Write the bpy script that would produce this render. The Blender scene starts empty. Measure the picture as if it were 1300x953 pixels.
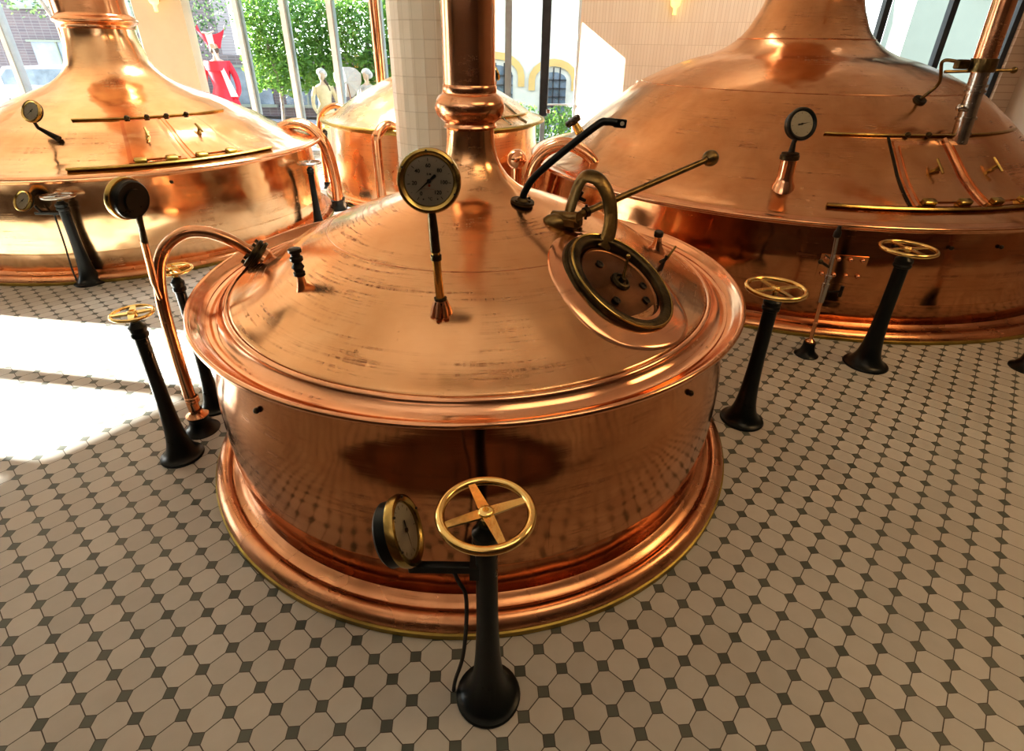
import bpy, math, random
import numpy as np
from mathutils import Vector, Matrix
random.seed(7)
PI = math.pi
sc = bpy.context.scene
COL = sc.collection
V = Vector

# ------------------------------------------------------------------ materials
def new_mat(name):
    m = bpy.data.materials.new(name); m.use_nodes = True
    nt = m.node_tree
    for n in list(nt.nodes): nt.nodes.remove(n)
    out = nt.nodes.new('ShaderNodeOutputMaterial')
    b = nt.nodes.new('ShaderNodeBsdfPrincipled')
    nt.links.new(b.outputs[0], out.inputs[0])
    return m, nt, b, out
class G:
    """small node graph helper"""
    def __init__(s, nt): s.nt = nt
    def _in(s, sock, v):
        if isinstance(v, bpy.types.NodeSocket): s.nt.links.new(v, sock)
        elif v is not None: sock.default_value = v
    def math(s, op, a, b=None, c=None, clamp=False):
        n = s.nt.nodes.new('ShaderNodeMath'); n.operation = op; n.use_clamp = clamp
        s._in(n.inputs[0], a)
        if b is not None: s._in(n.inputs[1], b)
        if c is not None: s._in(n.inputs[2], c)
        return n.outputs[0]
    def xyz(s, v):
        n = s.nt.nodes.new('ShaderNodeSeparateXYZ'); s._in(n.inputs[0], v); return n.outputs
    def comb(s, x=0., y=0., z=0.):
        n = s.nt.nodes.new('ShaderNodeCombineXYZ')
        for i, q in enumerate((x, y, z)): s._in(n.inputs[i], q)
        return n.outputs[0]
    def obj(s): return s.nt.nodes.new('ShaderNodeTexCoord').outputs['Object']
    def noise(s, vec, scale, detail=3, rough=.5, dist=0.):
        n = s.nt.nodes.new('ShaderNodeTexNoise'); s._in(n.inputs['Vector'], vec)
        n.inputs['Scale'].default_value = scale; n.inputs['Detail'].default_value = detail
        n.inputs['Roughness'].default_value = rough; n.inputs['Distortion'].default_value = dist
        return n.outputs[0]
    def ramp(s, f, stops):
        n = s.nt.nodes.new('ShaderNodeValToRGB'); s._in(n.inputs[0], f)
        e = n.color_ramp.elements
        while len(e) < len(stops): e.new(.5)
        for i, (p, c) in enumerate(stops):
            e[i].position = p
            e[i].color = (c, c, c, 1) if isinstance(c, (int, float)) else (*c, 1)
        return n.outputs[0]
    def mix(s, f, a, b):
        n = s.nt.nodes.new('ShaderNodeMix'); n.data_type = 'RGBA'
        s._in(n.inputs[0], f)
        s._in(n.inputs[6], (*a, 1) if isinstance(a, tuple) else a)
        s._in(n.inputs[7], (*b, 1) if isinstance(b, tuple) else b)
        return n.outputs[2]
    def bump(s, h, strength, dist=.01):
        n = s.nt.nodes.new('ShaderNodeBump'); s._in(n.inputs['Height'], h)
        n.inputs['Strength'].default_value = strength; n.inputs['Distance'].default_value = dist
        return n.outputs[0]
    def wnoise(s, vec):
        n = s.nt.nodes.new('ShaderNodeTexWhiteNoise'); n.noise_dimensions = '3D'; s._in(n.inputs[0], vec); return n.outputs[0]

def simple(name, col, rough=.5, metal=0., var=.12, scale=8., bump=0., coat=0., emit=None, estr=0., spec=None):
    m, nt, b, out = new_mat(name); g = G(nt)
    n = g.noise(g.obj(), scale, 4, .6)
    d = tuple(max(0, c * (1 - var)) for c in col); l = tuple(min(1, c * (1 + var)) for c in col)
    g._in(b.inputs['Base Color'], g.ramp(n, [(.3, d), (.7, l)]))
    g._in(b.inputs['Roughness'], g.math('MULTIPLY_ADD', n, .15, rough - .075))
    b.inputs['Metallic'].default_value = metal
    if spec is not None: b.inputs['Specular IOR Level'].default_value = spec
    if coat: b.inputs['Coat Weight'].default_value = coat
    if bump: g._in(b.inputs['Normal'], g.bump(g.noise(g.obj(), scale * 4, 3), bump, .01))
    if emit: b.inputs['Emission Color'].default_value = (*emit, 1); b.inputs['Emission Strength'].default_value = estr
    return m

def copper_mat(name, light=(.86, .44, .25), dark=(.60, .25, .12), r0=.12, r1=.34, wear=1., streaks=1., wob=.06, footshade=None):
    m, nt, b, out = new_mat(name); g = G(nt)
    o = g.obj(); x, y, z = g.xyz(o)
    r = g.math('SQRT', g.math('ADD', g.math('MULTIPLY', x, x), g.math('MULTIPLY', y, y)))
    a = g.math('ARCTAN2', y, x)
    big = g.noise(o, 1.7, 5, .6, .6)
    mid = g.noise(o, 6, 3, .5, .3)
    hor = g.noise(g.comb(g.math('MULTIPLY', a, 2.2), g.math('MULTIPLY', r, 55.), g.math('MULTIPLY', z, 55.)), 1.0, 4, .7)
    ver = g.noise(g.comb(g.math('MULTIPLY', a, 45.), g.math('MULTIPLY', r, 2.5), g.math('MULTIPLY', z, 2.5)), 1.0, 4, .7)
    cloud = g.noise(o, 3.1, 3, .5)
    # base tone
    t = g.math('ADD', g.math('MULTIPLY', big, .6), g.math('MULTIPLY', mid, .4))
    col = g.mix(g.ramp(t, [(.30, 0.), (.70, 1.)]), dark, light)
    # fine scratched weave in patches
    patch = g.ramp(cloud, [(.45, .03), (.62, 1.)])
    weave = g.math('MULTIPLY', g.ramp(hor, [(.52, 0.), (.64, 1.)]), g.ramp(ver, [(.42, .25), (.6, 1.)]))
    w = g.math('MULTIPLY', g.math('MULTIPLY', weave, patch), .75 * wear)
    col = g.mix(w, col, (.20, .085, .045))
    # run marks down the metal
    run = g.math('MULTIPLY', g.ramp(ver, [(.62, 0.), (.72, 1.)]), g.ramp(g.noise(o, 2.3, 2), [(.5, 0.), (.62, 1.)]))
    col = g.mix(g.math('MULTIPLY', run, .5 * streaks), col, (.16, .06, .03))
    # few black spots
    sp = g.ramp(g.noise(g.comb(g.math('MULTIPLY', x, 1.), g.math('MULTIPLY', y, 1.), g.math('MULTIPLY', z, 2.)), 5.5, 6, .75, .4), [(.665, 0.), (.73, 1.)])
    col = g.mix(g.math('MULTIPLY', sp, min(.9, .75 * wear)), col, (.05, .022, .015))
    if footshade:  # dark reflection low on the body, painted into the copper colour
        z0, z1, amt = footshade
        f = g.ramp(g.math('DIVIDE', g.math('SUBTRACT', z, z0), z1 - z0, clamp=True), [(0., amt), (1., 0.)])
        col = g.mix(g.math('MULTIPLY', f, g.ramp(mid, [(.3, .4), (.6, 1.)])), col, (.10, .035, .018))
    g._in(b.inputs['Base Color'], col)
    b.inputs['Metallic'].default_value = 1.
    rr = g.math('MULTIPLY_ADD', g.ramp(cloud, [(.3, 0.), (.75, 1.)]), r1 - r0, r0)
    rr = g.math('ADD', rr, g.math('MULTIPLY', w, .25))
    g._in(b.inputs['Roughness'], rr)
    h = g.math('ADD', g.math('MULTIPLY', g.noise(o, 2.6, 2, .5), 1.), g.math('MULTIPLY', hor, .012))
    g._in(b.inputs['Normal'], g.bump(h, wob * 2, .12))
    return m

M = {}
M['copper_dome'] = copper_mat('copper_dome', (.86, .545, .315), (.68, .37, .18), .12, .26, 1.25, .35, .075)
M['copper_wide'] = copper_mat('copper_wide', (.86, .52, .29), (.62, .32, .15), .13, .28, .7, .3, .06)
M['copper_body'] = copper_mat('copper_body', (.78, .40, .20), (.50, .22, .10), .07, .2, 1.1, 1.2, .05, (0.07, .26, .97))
M['copper_foot'] = copper_mat('copper_foot', (.82, .45, .26), (.52, .25, .13), .2, .38, 1.1, .5, .04)
M['copper_rim'] = copper_mat('copper_rim', (.90, .53, .33), (.72, .37, .21), .1, .24, .6, .4, .03)
M['copper_pipe'] = copper_mat('copper_pipe', (.88, .50, .30), (.66, .33, .17), .12, .28, .8, .8, .02)
M['copper_lid'] = copper_mat('copper_lid', (.34, .17, .08), (.07, .035, .018), .2, .4, 1., .6, .05)
M['copper_pale'] = copper_mat('copper_pale', (.97, .76, .54), (.90, .62, .38), .2, .36, .5, .3, .07)  # far tank's bright wash of light put into a paler copper
M['copper_back'] = copper_mat('copper_back', (.94, .64, .39), (.82, .48, .25), .12, .26, .6, .4, .07)
M['brass'] = simple('brass', (.46, .34, .12), .22, 1., .25, 14, .06)
M['gold_brass'] = simple('gold_brass', (.93, .66, .27), .16, 1., .14, 20, .03)
M['old_brass'] = simple('old_brass', (.20, .14, .06), .34, 1., .5, 9, .25)
M['dark_brass'] = simple('dark_brass', (.07, .052, .026), .38, .9, .5, 12, .3)
M['brass_band'] = simple('brass_band', (.36, .27, .08), .42, 1., .3, 6, .1)
M['black_iron'] = simple('black_iron', (.006, .009, .009), .3, 0., .3, 10, .02, spec=.35)
M['black_rubber'] = simple('black_rubber', (.02, .02, .02), .5, 0., .2, 10)
M['soot'] = simple('soot', (.03, .022, .014), .4, .6, .5, 15, .3)
M['steel'] = simple('steel', (.5, .48, .45), .25, 1., .15, 20, .05)
M['dial'] = simple('dial', (.47, .44, .365), .5, 0., .05, 12)
M['ink'] = simple('ink', (.015, .015, .015), .6)
M['red_ink'] = simple('red_ink', (.45, .08, .04), .6)
M['cream_wall'] = None
M['frame_white'] = simple('frame_white', (.72, .80, .84), .35, .1, .05)
M['frame_grey'] = simple('frame_grey', (.30, .34, .36), .4, .3, .08)
M['frame_dark'] = simple('frame_dark', (.035, .04, .045), .4, .2, .2)
M['ceiling'] = simple('ceiling', (.70, .63, .55), .8, 0., .06, 1.)
M['pier'] = simple('pier', (.46, .38, .27), .8, 0., .05, 2.)
M['dark_wood'] = simple('dark_wood', (.12, .058, .03), .5, 0., .5, 3., .1)
M['sill'] = simple('sill', (.5, .52, .52), .5)
M['sconce_glass'] = simple('sconce_glass', (.95, .75, .3), .4, emit=(1, .68, .16), estr=1.6)
M['white_cloth'] = simple('white_cloth', (.36, .355, .34), .8, 0., .08, 14, .3)
M['cream_cloth'] = simple('cream_cloth', (.40, .35, .22), .8, 0., .1, 10, .2)
M['red_cloth'] = simple('red_cloth', (.42, .012, .035), .6, 0., .2, 9, .2)
M['skin'] = simple('skin', (.38, .29, .21), .6)
M['hair'] = simple('hair', (.06, .045, .03), .6, 0., .5, 40, .4)
M['grey_ribbon'] = simple('grey_ribbon', (.5, .54, .6), .5)
M['bark'] = simple('bark', (.25, .22, .19), .9, 0., .4, 9, .5)
M['street'] = simple('street', (.20, .20, .21), .9, 0., .1, 3)
M['ochre'] = simple('ochre', (.50, .33, .12), .8, 0., .08, 3)
M['pale_stucco'] = simple('pale_stucco', (.52, .50, .42), .85, 0., .05, 2)
M['white_stucco'] = simple('white_stucco', (.19, .215, .175), .85, 0., .04, 2)
M['pane_dark'] = simple('pane_dark', (.12, .16, .2), .15, 0., .4, 2)
M['pane_pale'] = simple('pane_pale', (.22, .27, .34), .2, 0., .2, 2)
M['car_paint'] = simple('car_paint', (.35, .38, .42), .2, .3, .1, 3)
M['stone'] = simple('stone', (.24, .22, .21), .8, 0., .3, 6, .3)

def leaf_mat(name, a, c):
    m, nt, b, out = new_mat(name); g = G(nt)
    g._in(b.inputs['Base Color'], g.ramp(g.noise(g.obj(), 5, 3), [(.35, a), (.65, c)]))
    b.inputs['Roughness'].default_value = .5
    t = nt.nodes.new('ShaderNodeBsdfTranslucent'); g._in(t.inputs[0], (*c, 1))
    mx = nt.nodes.new('ShaderNodeMixShader'); mx.inputs[0].default_value = .35
    nt.links.new(b.outputs[0], mx.inputs[1]); nt.links.new(t.outputs[0], mx.inputs[2]); nt.links.new(mx.outputs[0], out.inputs[0])
    return m
M['leaf'] = leaf_mat('leaf', (.03, .09, .015), (.16, .30, .05))
M['leaf_dark'] = leaf_mat('leaf_dark', (.02, .05, .02), (.08, .14, .05))

# glass: thin pane, clear with a fresnel reflection
def glass_mat(name, tint):
    m, nt, b, out = new_mat(name); nt.nodes.remove(b)
    tr = nt.nodes.new('ShaderNodeBsdfTransparent'); tr.inputs[0].default_value = (*tint, 1)
    gl = nt.nodes.new('ShaderNodeBsdfGlossy'); gl.inputs['Roughness'].default_value = .02
    fr = nt.nodes.new('ShaderNodeFresnel'); fr.inputs[0].default_value = 1.35
    mx = nt.nodes.new('ShaderNodeMixShader')
    nt.links.new(fr.outputs[0], mx.inputs[0]); nt.links.new(tr.outputs[0], mx.inputs[1]); nt.links.new(gl.outputs[0], mx.inputs[2])
    nt.links.new(mx.outputs[0], out.inputs[0]); return m
M['glass'] = glass_mat('glass', (.95, .98, .97))
M['gauge_glass'] = glass_mat('gauge_glass', (.97, .97, .95))

# floor: octagon tiles with small dark dots
TH, PX, PY, PITCH = -.7088, 3.15 * .11, 12.297 * .11, .11
def floor_mat():
    m, nt, b, out = new_mat('octagon_tiles'); g = G(nt)
    x, y, z = g.xyz(g.obj())
    dx = g.math('SUBTRACT', x, PX); dy = g.math('SUBTRACT', y, PY)
    c, s = math.cos(TH) / PITCH, math.sin(TH) / PITCH
    u = g.math('ADD', g.math('MULTIPLY', dx, c), g.math('MULTIPLY', dy, s))
    v = g.math('SUBTRACT', g.math('MULTIPLY', dx, s), g.math('MULTIPLY', dy, c))
    ru, rv = g.math('ROUND', u), g.math('ROUND', v)
    du = g.math('ABSOLUTE', g.math('SUBTRACT', u, ru)); dv = g.math('ABSOLUTE', g.math('SUBTRACT', v, rv))
    sm = g.math('ADD', du, dv); mn = g.math('MINIMUM', du, dv)
    dot = g.math('LESS_THAN', sm, .232)
    g1 = g.math('LESS_THAN', mn, .016)
    g2 = g.math('LESS_THAN', g.math('ABSOLUTE', g.math('SUBTRACT', sm, .245)), .017)
    grout = g.math('MAXIMUM', g.math('MULTIPLY', g1, g.math('SUBTRACT', 1., dot)), g2)
    cell = g.wnoise(g.comb(g.math('FLOOR', u), g.math('FLOOR', v), 1.))
    mott = g.noise(g.obj(), 14, 5, .6)
    wide = g.noise(g.obj(), .9, 3, .5)
    t = g.math('ADD', g.math('MULTIPLY', cell, .5), g.math('MULTIPLY', mott, .5))
    tile = g.ramp(t, [(.15, (.42, .415, .385)), (.85, (.55, .54, .50))])
    tile = g.mix(g.ramp(wide, [(.4, 0.), (.7, .35)]), tile, (.42, .36, .29))
    dotc = g.mix(g.wnoise(g.comb(ru, rv, 5.)), (.085, .10, .085), (.125, .14, .12))
    col = g.mix(dot, tile, dotc)
    col = g.mix(grout, col, (.085, .075, .06))
    g._in(b.inputs['Base Color'], col)
    g._in(b.inputs['Roughness'], g.math('MULTIPLY_ADD', mott, .3, g.math('MULTIPLY_ADD', grout, .3, .28)))
    g._in(b.inputs['Normal'], g.bump(g.math('SUBTRACT', 1., grout), .5, .002))
    return m
M['floor'] = floor_mat()

def tiled_wall(name, a, c, w, h, grout, gw=.02, axis='x', rough=.35):
    m, nt, b, out = new_mat(name); g = G(nt)
    x, y, z = g.xyz(g.obj())
    h_ = x if axis == 'x' else (y if axis == 'y' else g.math('ARCTAN2', y, x))
    row = g.math('DIVIDE', z, h); rf = g.math('FLOOR', row)
    cu = g.math('DIVIDE', h_, w)
    fu = g.math('FRACT', g.math('ADD', cu, 100.)); fv = g.math('FRACT', row)
    eu = g.math('LESS_THAN', g.math('MINIMUM', fu, g.math('SUBTRACT', 1., fu)), gw)
    ev = g.math('LESS_THAN', g.math('MINIMUM', fv, g.math('SUBTRACT', 1., fv)), gw * w / h)
    gr = g.math('MAXIMUM', eu, ev)
    cell = g.wnoise(g.comb(g.math('FLOOR', cu), rf, 3.))
    col = g.mix(gr, g.mix(cell, a, c), grout)
    g._in(b.inputs['Base Color'], col); b.inputs['Roughness'].default_value = rough
    g._in(b.inputs['Normal'], g.bump(g.math('SUBTRACT', 1., gr), .3, .002))
    return m
M['cream_wall'] = tiled_wall('cream_wall', (.74, .62, .50), (.78, .67, .55), .06, .35, (.60, .49, .38), .06)
M['tan_wall'] = tiled_wall('tan_wall', (.50, .36, .25), (.55, .40, .28), .22, .12, (.38, .26, .17), .03, 'y')
M['column'] = tiled_wall('column', (.66, .62, .53), (.73, .69, .60), .26, .16, (.58, .54, .46), .02, 'a', .25)
M['brick'] = tiled_wall('brick', (.07, .055, .065), (.10, .075, .08), .25, .08, (.13, .12, .125), .04)
M['rear_wall'] = simple('rear_wall', (.16, .10, .065), .7, 0., .4, .8)

# ------------------------------------------------------------------ mesh helpers
class MB:
    def __init__(s): s.v = []; s.f = []; s.m = Matrix.Identity(4)
    def add(s, vs, fs):
        o = len(s.v); s.v += [s.m @ V(p) for p in vs]; s.f += [[i + o for i in f] for f in fs]; return s
    def box(s, c, d, rot=None):
        x, y, z = (q / 2 for q in d); R = rot or Matrix.Identity(3)
        vs = [V(c) + R @ V((i * x, j * y, k * z)) for i in (-1, 1) for j in (-1, 1) for k in (-1, 1)]
        return s.add(vs, [(0, 1, 3, 2), (4, 6, 7, 5), (0, 4, 5, 1), (2, 3, 7, 6), (0, 2, 6, 4), (1, 5, 7, 3)])
    def bbox(s, c, d, bv=.004, rot=None):
        """box with bevelled edges (octagonal section along z, chamfered ends)"""
        x, y, z = (q / 2 for q in d); bv = min(bv, x * .8, y * .8, z * .8); R = rot or Matrix.Identity(3); vs = []
        for zz, ins in ((-z, bv), (-z + bv, 0), (z - bv, 0), (z, bv)):
            X, Y = x - ins, y - ins
            for p in ((-X, -Y + bv), (-X + bv, -Y), (X - bv, -Y), (X, -Y + bv), (X, Y - bv), (X - bv, Y), (-X + bv, Y), (-X, Y - bv)):
                vs.append(V(c) + R @ V((*p, zz)))
        fs = [tuple(range(7, -1, -1)), tuple(range(24, 32))]
        for k in range(3):
            for i in range(8): fs.append((k * 8 + i, k * 8 + (i + 1) % 8, k * 8 + 8 + (i + 1) % 8, k * 8 + 8 + i))
        return s.add(vs, fs)
    def tube(s, pts, r, n=12, cap=True, flat=None):
        pts = [V(p) for p in pts]; N = len(pts); rs = [float(q) for q in np.interp(np.linspace(0, 1, N), np.linspace(0, 1, len(r)), r)] if isinstance(r, (list, tuple)) else [r] * N
        vs = []; prev = None
        for i, p in enumerate(pts):
            t = (pts[min(i + 1, N - 1)] - pts[max(i - 1, 0)]).normalized()
            if prev is None:
                u = t.cross(V((0, 0, 1)));
                if u.length < 1e-3: u = t.cross(V((1, 0, 0)))
                u.normalize()
            else:
                u = (prev - t * prev.dot(t)).normalized()
            prev = u; w = t.cross(u)
            fu, fw = flat if flat else (1, 1)
            for k in range(n):
                a = 2 * PI * k / n; vs.append(p + (u * math.cos(a) * fu + w * math.sin(a) * fw) * rs[i])
        fs = []
        for i in range(N - 1):
            for k in range(n):
                a, b = i * n + k, i * n + (k + 1) % n; fs.append((a, b, b + n, a + n))
        if cap:
            fs.append(tuple(range(n - 1, -1, -1))); fs.append(tuple(range((N - 1) * n, N * n)))
        return s.add(vs, fs)
    def lathe(s, prof, n=48, c=(0, 0, 0), axis=(0, 0, 1), a0=0., a1=2 * PI, cap=False):
        q = V(axis).normalized().to_track_quat('Z', 'Y').to_matrix() if tuple(axis) != (0, 0, 1) else Matrix.Identity(3)
        full = abs(a1 - a0 - 2 * PI) < 1e-6; m = n if full else n + 1; vs = []
        for r, z in prof:
            for k in range(m):
                a = a0 + (a1 - a0) * k / n; vs.append(V(c) + q @ V((r * math.cos(a), r * math.sin(a), z)))
        fs = []
        for i in range(len(prof) - 1):
            for k in range(n):
                k2 = (k + 1) % m if full else k + 1
                fs.append((i * m + k, i * m + k2, (i + 1) * m + k2, (i + 1) * m + k))
        if cap:
            fs.append(tuple(range(m - 1, -1, -1))); fs.append(tuple(range((len(prof) - 1) * m, len(prof) * m)))
        return s.add(vs, fs)
    def torus(s, R, r, c=(0, 0, 0), axis=(0, 0, 1), n=40, k=10, sq=1.):
        prof = [(R + r * math.cos(2 * PI * i / k), sq * r * math.sin(2 * PI * i / k)) for i in range(k + 1)]
        return s.lathe(prof, n, c, axis)
    def ball(s, c, r, n=16, sc_=(1, 1, 1)):
        k = n // 2; vs = []; fs = []
        for i in range(k + 1):
            t = PI * i / k
            for j in range(n):
                a = 2 * PI * j / n
                vs.append(V(c) + V((sc_[0] * r * math.sin(t) * math.cos(a), sc_[1] * r * math.sin(t) * math.sin(a), sc_[2] * r * math.cos(t))))
        for i in range(k):
            for j in range(n):
                fs.append((i * n + j, i * n + n + j, i * n + n + (j + 1) % n, i * n + (j + 1) % n))
        return s.add(vs, fs)
    def build(s, name, mat, parent=None, sharp=38., kind=None):
        me = bpy.data.meshes.new(name); me.from_pydata([tuple(p) for p in s.v], [], s.f); me.validate(); me.materials.append(M[mat] if isinstance(mat, str) else mat)
        import bmesh
        bm = bmesh.new(); bm.from_mesh(me)
        bmesh.ops.remove_doubles(bm, verts=bm.verts, dist=1e-5)
        bmesh.ops.recalc_face_normals(bm, faces=bm.faces)
        for f in bm.faces: f.smooth = True
        lim = math.radians(sharp)
        for e in bm.edges:
            if len(e.link_faces) == 2 and e.calc_face_angle(0) > lim: e.smooth = False
        bm.to_mesh(me); bm.free()
        o = bpy.data.objects.new(name, me); COL.objects.link(o)
        if parent: o.parent = parent
        if kind: o['kind'] = kind
        return o

def thing(name, label, cat, loc=(0, 0, 0), group=None, rz=0):
    o = bpy.data.objects.new(name, None); COL.objects.link(o); o.empty_display_size = .1
    o.location = loc; o.rotation_euler = (0, 0, rz); o['label'] = label; o['category'] = cat
    if group: o['group'] = group
    return o
def tag(o, label, cat, group=None, kind=None):
    o['label'] = label; o['category'] = cat
    if group: o['group'] = group
    if kind: o['kind'] = kind
    return o
def smooth(pts, n=6):
    """Catmull-Rom through points (any dimension)"""
    P = [np.array(p, float) for p in pts]; P = [2 * P[0] - P[1]] + P + [2 * P[-1] - P[-2]]; out = []
    for i in range(1, len(P) - 2):
        for k in range(n):
            t = k / n
            out.append(tuple(.5 * (2 * P[i] + (P[i + 1] - P[i - 1]) * t + (2 * P[i - 1] - 5 * P[i] + 4 * P[i + 1] - P[i + 2]) * t * t + (3 * P[i] - P[i - 1] - 3 * P[i + 1] + P[i + 2]) * t ** 3)))
    return out + [tuple(P[-2])]
def arc_path(pts, rad=.1, n=8):
    """polyline with rounded corners"""
    pts = [V(p) for p in pts]; out = [pts[0]]
    for i in range(1, len(pts) - 1):
        a, b, c = pts[i - 1], pts[i], pts[i + 1]; d1 = (a - b); d2 = (c - b); r = min(rad, d1.length * .49, d2.length * .49)
        p, q = b + d1.normalized() * r, b + d2.normalized() * r
        for k in range(n + 1):
            t = k / n; out.append(p * (1 - t) ** 2 + b * 2 * t * (1 - t) + q * t * t)
    return out + [pts[-1]]
def text_mesh(items, matrix):
    """items: (string, size, x, y) -> one MB of flat lettering in the plane of matrix"""
    mb = MB(); mb.m = matrix
    for t, size, x, y in items:
        cu = bpy.data.curves.new('t', 'FONT'); cu.body = t; cu.size = size; cu.align_x = 'CENTER'; cu.align_y = 'CENTER'; cu.offset = size * .02
        o = bpy.data.objects.new('t', cu); COL.objects.link(o)
        dg = bpy.context.evaluated_depsgraph_get(); me = bpy.data.meshes.new_from_object(o.evaluated_get(dg))
        mb.add([(p.co.x + x, p.co.y + y, 0) for p in me.vertices], [tuple(f.vertices) for f in me.polygons])
        bpy.data.objects.remove(o); bpy.data.meshes.remove(me)
    return mb

# ------------------------------------------------------------------ gauges and stands
def frame_of(n, up=(0, 0, 1)):
    n = V(n).normalized(); x = V(up).cross(n).normalized(); y = n.cross(x)
    return Matrix((x, y, n)).transposed()
def gauge(parent, c, n, r=.1, deep=.05, numerals=True, needle=222.5, housing='black_iron', ring='brass', roll=0):
    """dial gauge: part 'gauge' with its ring, dial, needle, lettering; c is the centre of the dial's back plate, n its facing"""
    R = frame_of(n) @ Matrix.Rotation(roll, 3, 'Z'); T = Matrix.Translation(V(c)) @ R.to_4x4(); k = r / .1
    a = MB(); a.m = T
    a.lathe([(0, -deep), (.055 * k, -deep), (.055 * k, -deep + .012), (.085 * k, -deep + .012), (.092 * k, -deep + .02), (.092 * k, 0), (.078 * k, .004), (0, .004)], 48)
    g_ = a.build('gauge', housing, parent)
    b = MB(); b.m = T
    b.lathe([(.090 * k, -.012), (.1 * k, -.010), (.1035 * k, .004), (.100 * k, .016), (.092 * k, .019), (.082 * k, .014), (.078 * k, .008), (.078 * k, .002)], 64)
    b.build('bezel', ring, g_)
    if r > .09:
        for q in (95, 155, 35, -25):
            sb = MB(); sb.m = T; sb.lathe([(0, .022), (.003, .022), (.004, .019), (.004, .014)], 10, (.0925 * k * math.cos(math.radians(q)), .0925 * k * math.sin(math.radians(q)), 0))
            sb.build('screw', 'soot', g_)
    d = MB(); d.m = T; d.lathe([(0, .0055), (.079 * k, .0055)], 48); d.build('dial', 'dial', g_)
    it = []; tk = MB(); tk.m = T
    for i in range(13):
        a_ = math.radians(238 - 289 * i / 12); L = .010 if i % 2 == 0 else .006
        rot = Matrix.Rotation(a_, 3, 'Z')
        tk.box(rot @ V(((.071 - L / 2) * k, 0, .0068)), (L * k, (.0018 if i % 2 == 0 else .001) * k, .0006), rot)
    tk.build('tick_marks', 'ink', g_)
    if numerals:
        for i, t in enumerate(('0', '20', '40', '60', '80', '100', '120')):
            a_ = math.radians(238 - 289 * i / 6); rr = .0475 if i < 6 else .045
            it.append((t, .0165 * k, rr * k * math.cos(a_), rr * k * math.sin(a_)))
        it += [('B M', .009 * k, 0, .021 * k), ('°C', .013 * k, .004 * k, -.056 * k), ('●', .006 * k, -.018 * k, -.058 * k), ('●', .006 * k, .028 * k, -.056 * k)]
        text_mesh(it, T @ Matrix.Translation((0, 0, .0074))).build('numerals', 'ink', g_)
        rd = MB(); rd.m = T; rd.lathe([(0, .0074), (.004 * k, .0074)], 16, (.001, -.014 * k, 0)); rd.box((0, -.025 * k, .0072), (.034 * k, .0008, .0004))
        rd.build('red_mark', 'red_ink', g_)
    nd = MB(); nd.m = T @ Matrix.Rotation(math.radians(needle), 4, 'Z')
    nd.add([(.062 * k, 0, .0105), (0, .003 * k, .0105), (0, -.003 * k, .0105), (-.026 * k, .005 * k, .0105), (-.026 * k, -.005 * k, .0105), (-.03 * k, 0, .0105)], [(0, 1, 2), (1, 3, 5, 4, 2)])
    nd.lathe([(0, .0125), (.006 * k, .0125), (.007 * k, .0075)], 16)
    nd.build('needle', 'ink', g_)
    gg = MB(); gg.m = T; gg.lathe([(0, .0135), (.0785 * k, .0135)], 40); gg.build('cover_glass', 'gauge_glass', g_)
    return g_

def wheel(parent, c, r, rz=0., tilt=None, mat='gold_brass', nsp=4, minor=.0115):
    w = MB(); w.m = Matrix.Translation(V(c)) @ (tilt or Matrix.Identity(4)) @ Matrix.Rotation(rz, 4, 'Z')
    w.torus(r - minor, minor, n=64, k=12)
    w.lathe([(0, -.02), (.018, -.02), (.022, -.012), (.024, .006), (.018, .013), (.009, .014), (.009, .008), (0, .008)], 24)
    for i in range(nsp):
        a = 2 * PI * i / nsp; R = Matrix.Rotation(a, 3, 'Z'); L0, L1 = .015, r - minor * 1.6
        b = [(L0, .0165, .0055), (L1, .0105, .005), (L1, -.0105, .005), (L0, -.0165, .0055), (L0, .012, -.006), (L1, .007, -.004), (L1, -.007, -.004), (L0, -.012, -.006)]
        w.add([R @ V(q) for q in b], [(0, 1, 2, 3), (4, 7, 6, 5), (0, 4, 5, 1), (1, 5, 6, 2), (2, 6, 7, 3), (3, 7, 4, 0)])
    return w.build('handwheel', mat, parent, 50)

def stand(loc, label, wr=.15, h=.88, k=1., rz=.4, bracket=None, cat='valve stand', mat='gold_brass', post='black_iron', minor=.0135, cable=None):
    t = thing('valve_stand', label, cat, loc, 'handwheel valve stands')
    p = MB()
    pr = [(0, 0), (.118, 0), (.12, .006), (.116, .014), (.098, .024), (.082, .045), (.067, .08), (.056, .13), (.048, .2), (.0415, .3), (.037, .42), (.035, .6), (.0345, h - .12)]
    pr = [(r * k, z) for r, z in smooth(pr[3:], 3)]
    pr = [(0, 0), (.118 * k, 0), (.12 * k, .006)] + pr
    p.lathe(pr + [(0, h - .12)], 36)
    p.build('post', post, t, 20)
    q = MB(); q.lathe([(.034 * k, h - .13), (.043 * k, h - .125), (.045 * k, h - .11), (.039 * k, h - .10), (.044 * k, h - .088), (.044 * k, h - .072), (.03 * k, h - .06), (.022 * k, h - .045), (.012, h - .045)], 24)
    q.build('collar', post, t)
    s_ = MB(); s_.lathe([(.0125, h - .05), (.0125, h - .02), (.016, h - .018), (0, h - .012)], 16); s_.build('spindle', 'brass', t)
    wheel(t, (0, 0, h), wr, rz, mat=mat, minor=minor)
    return t

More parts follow.
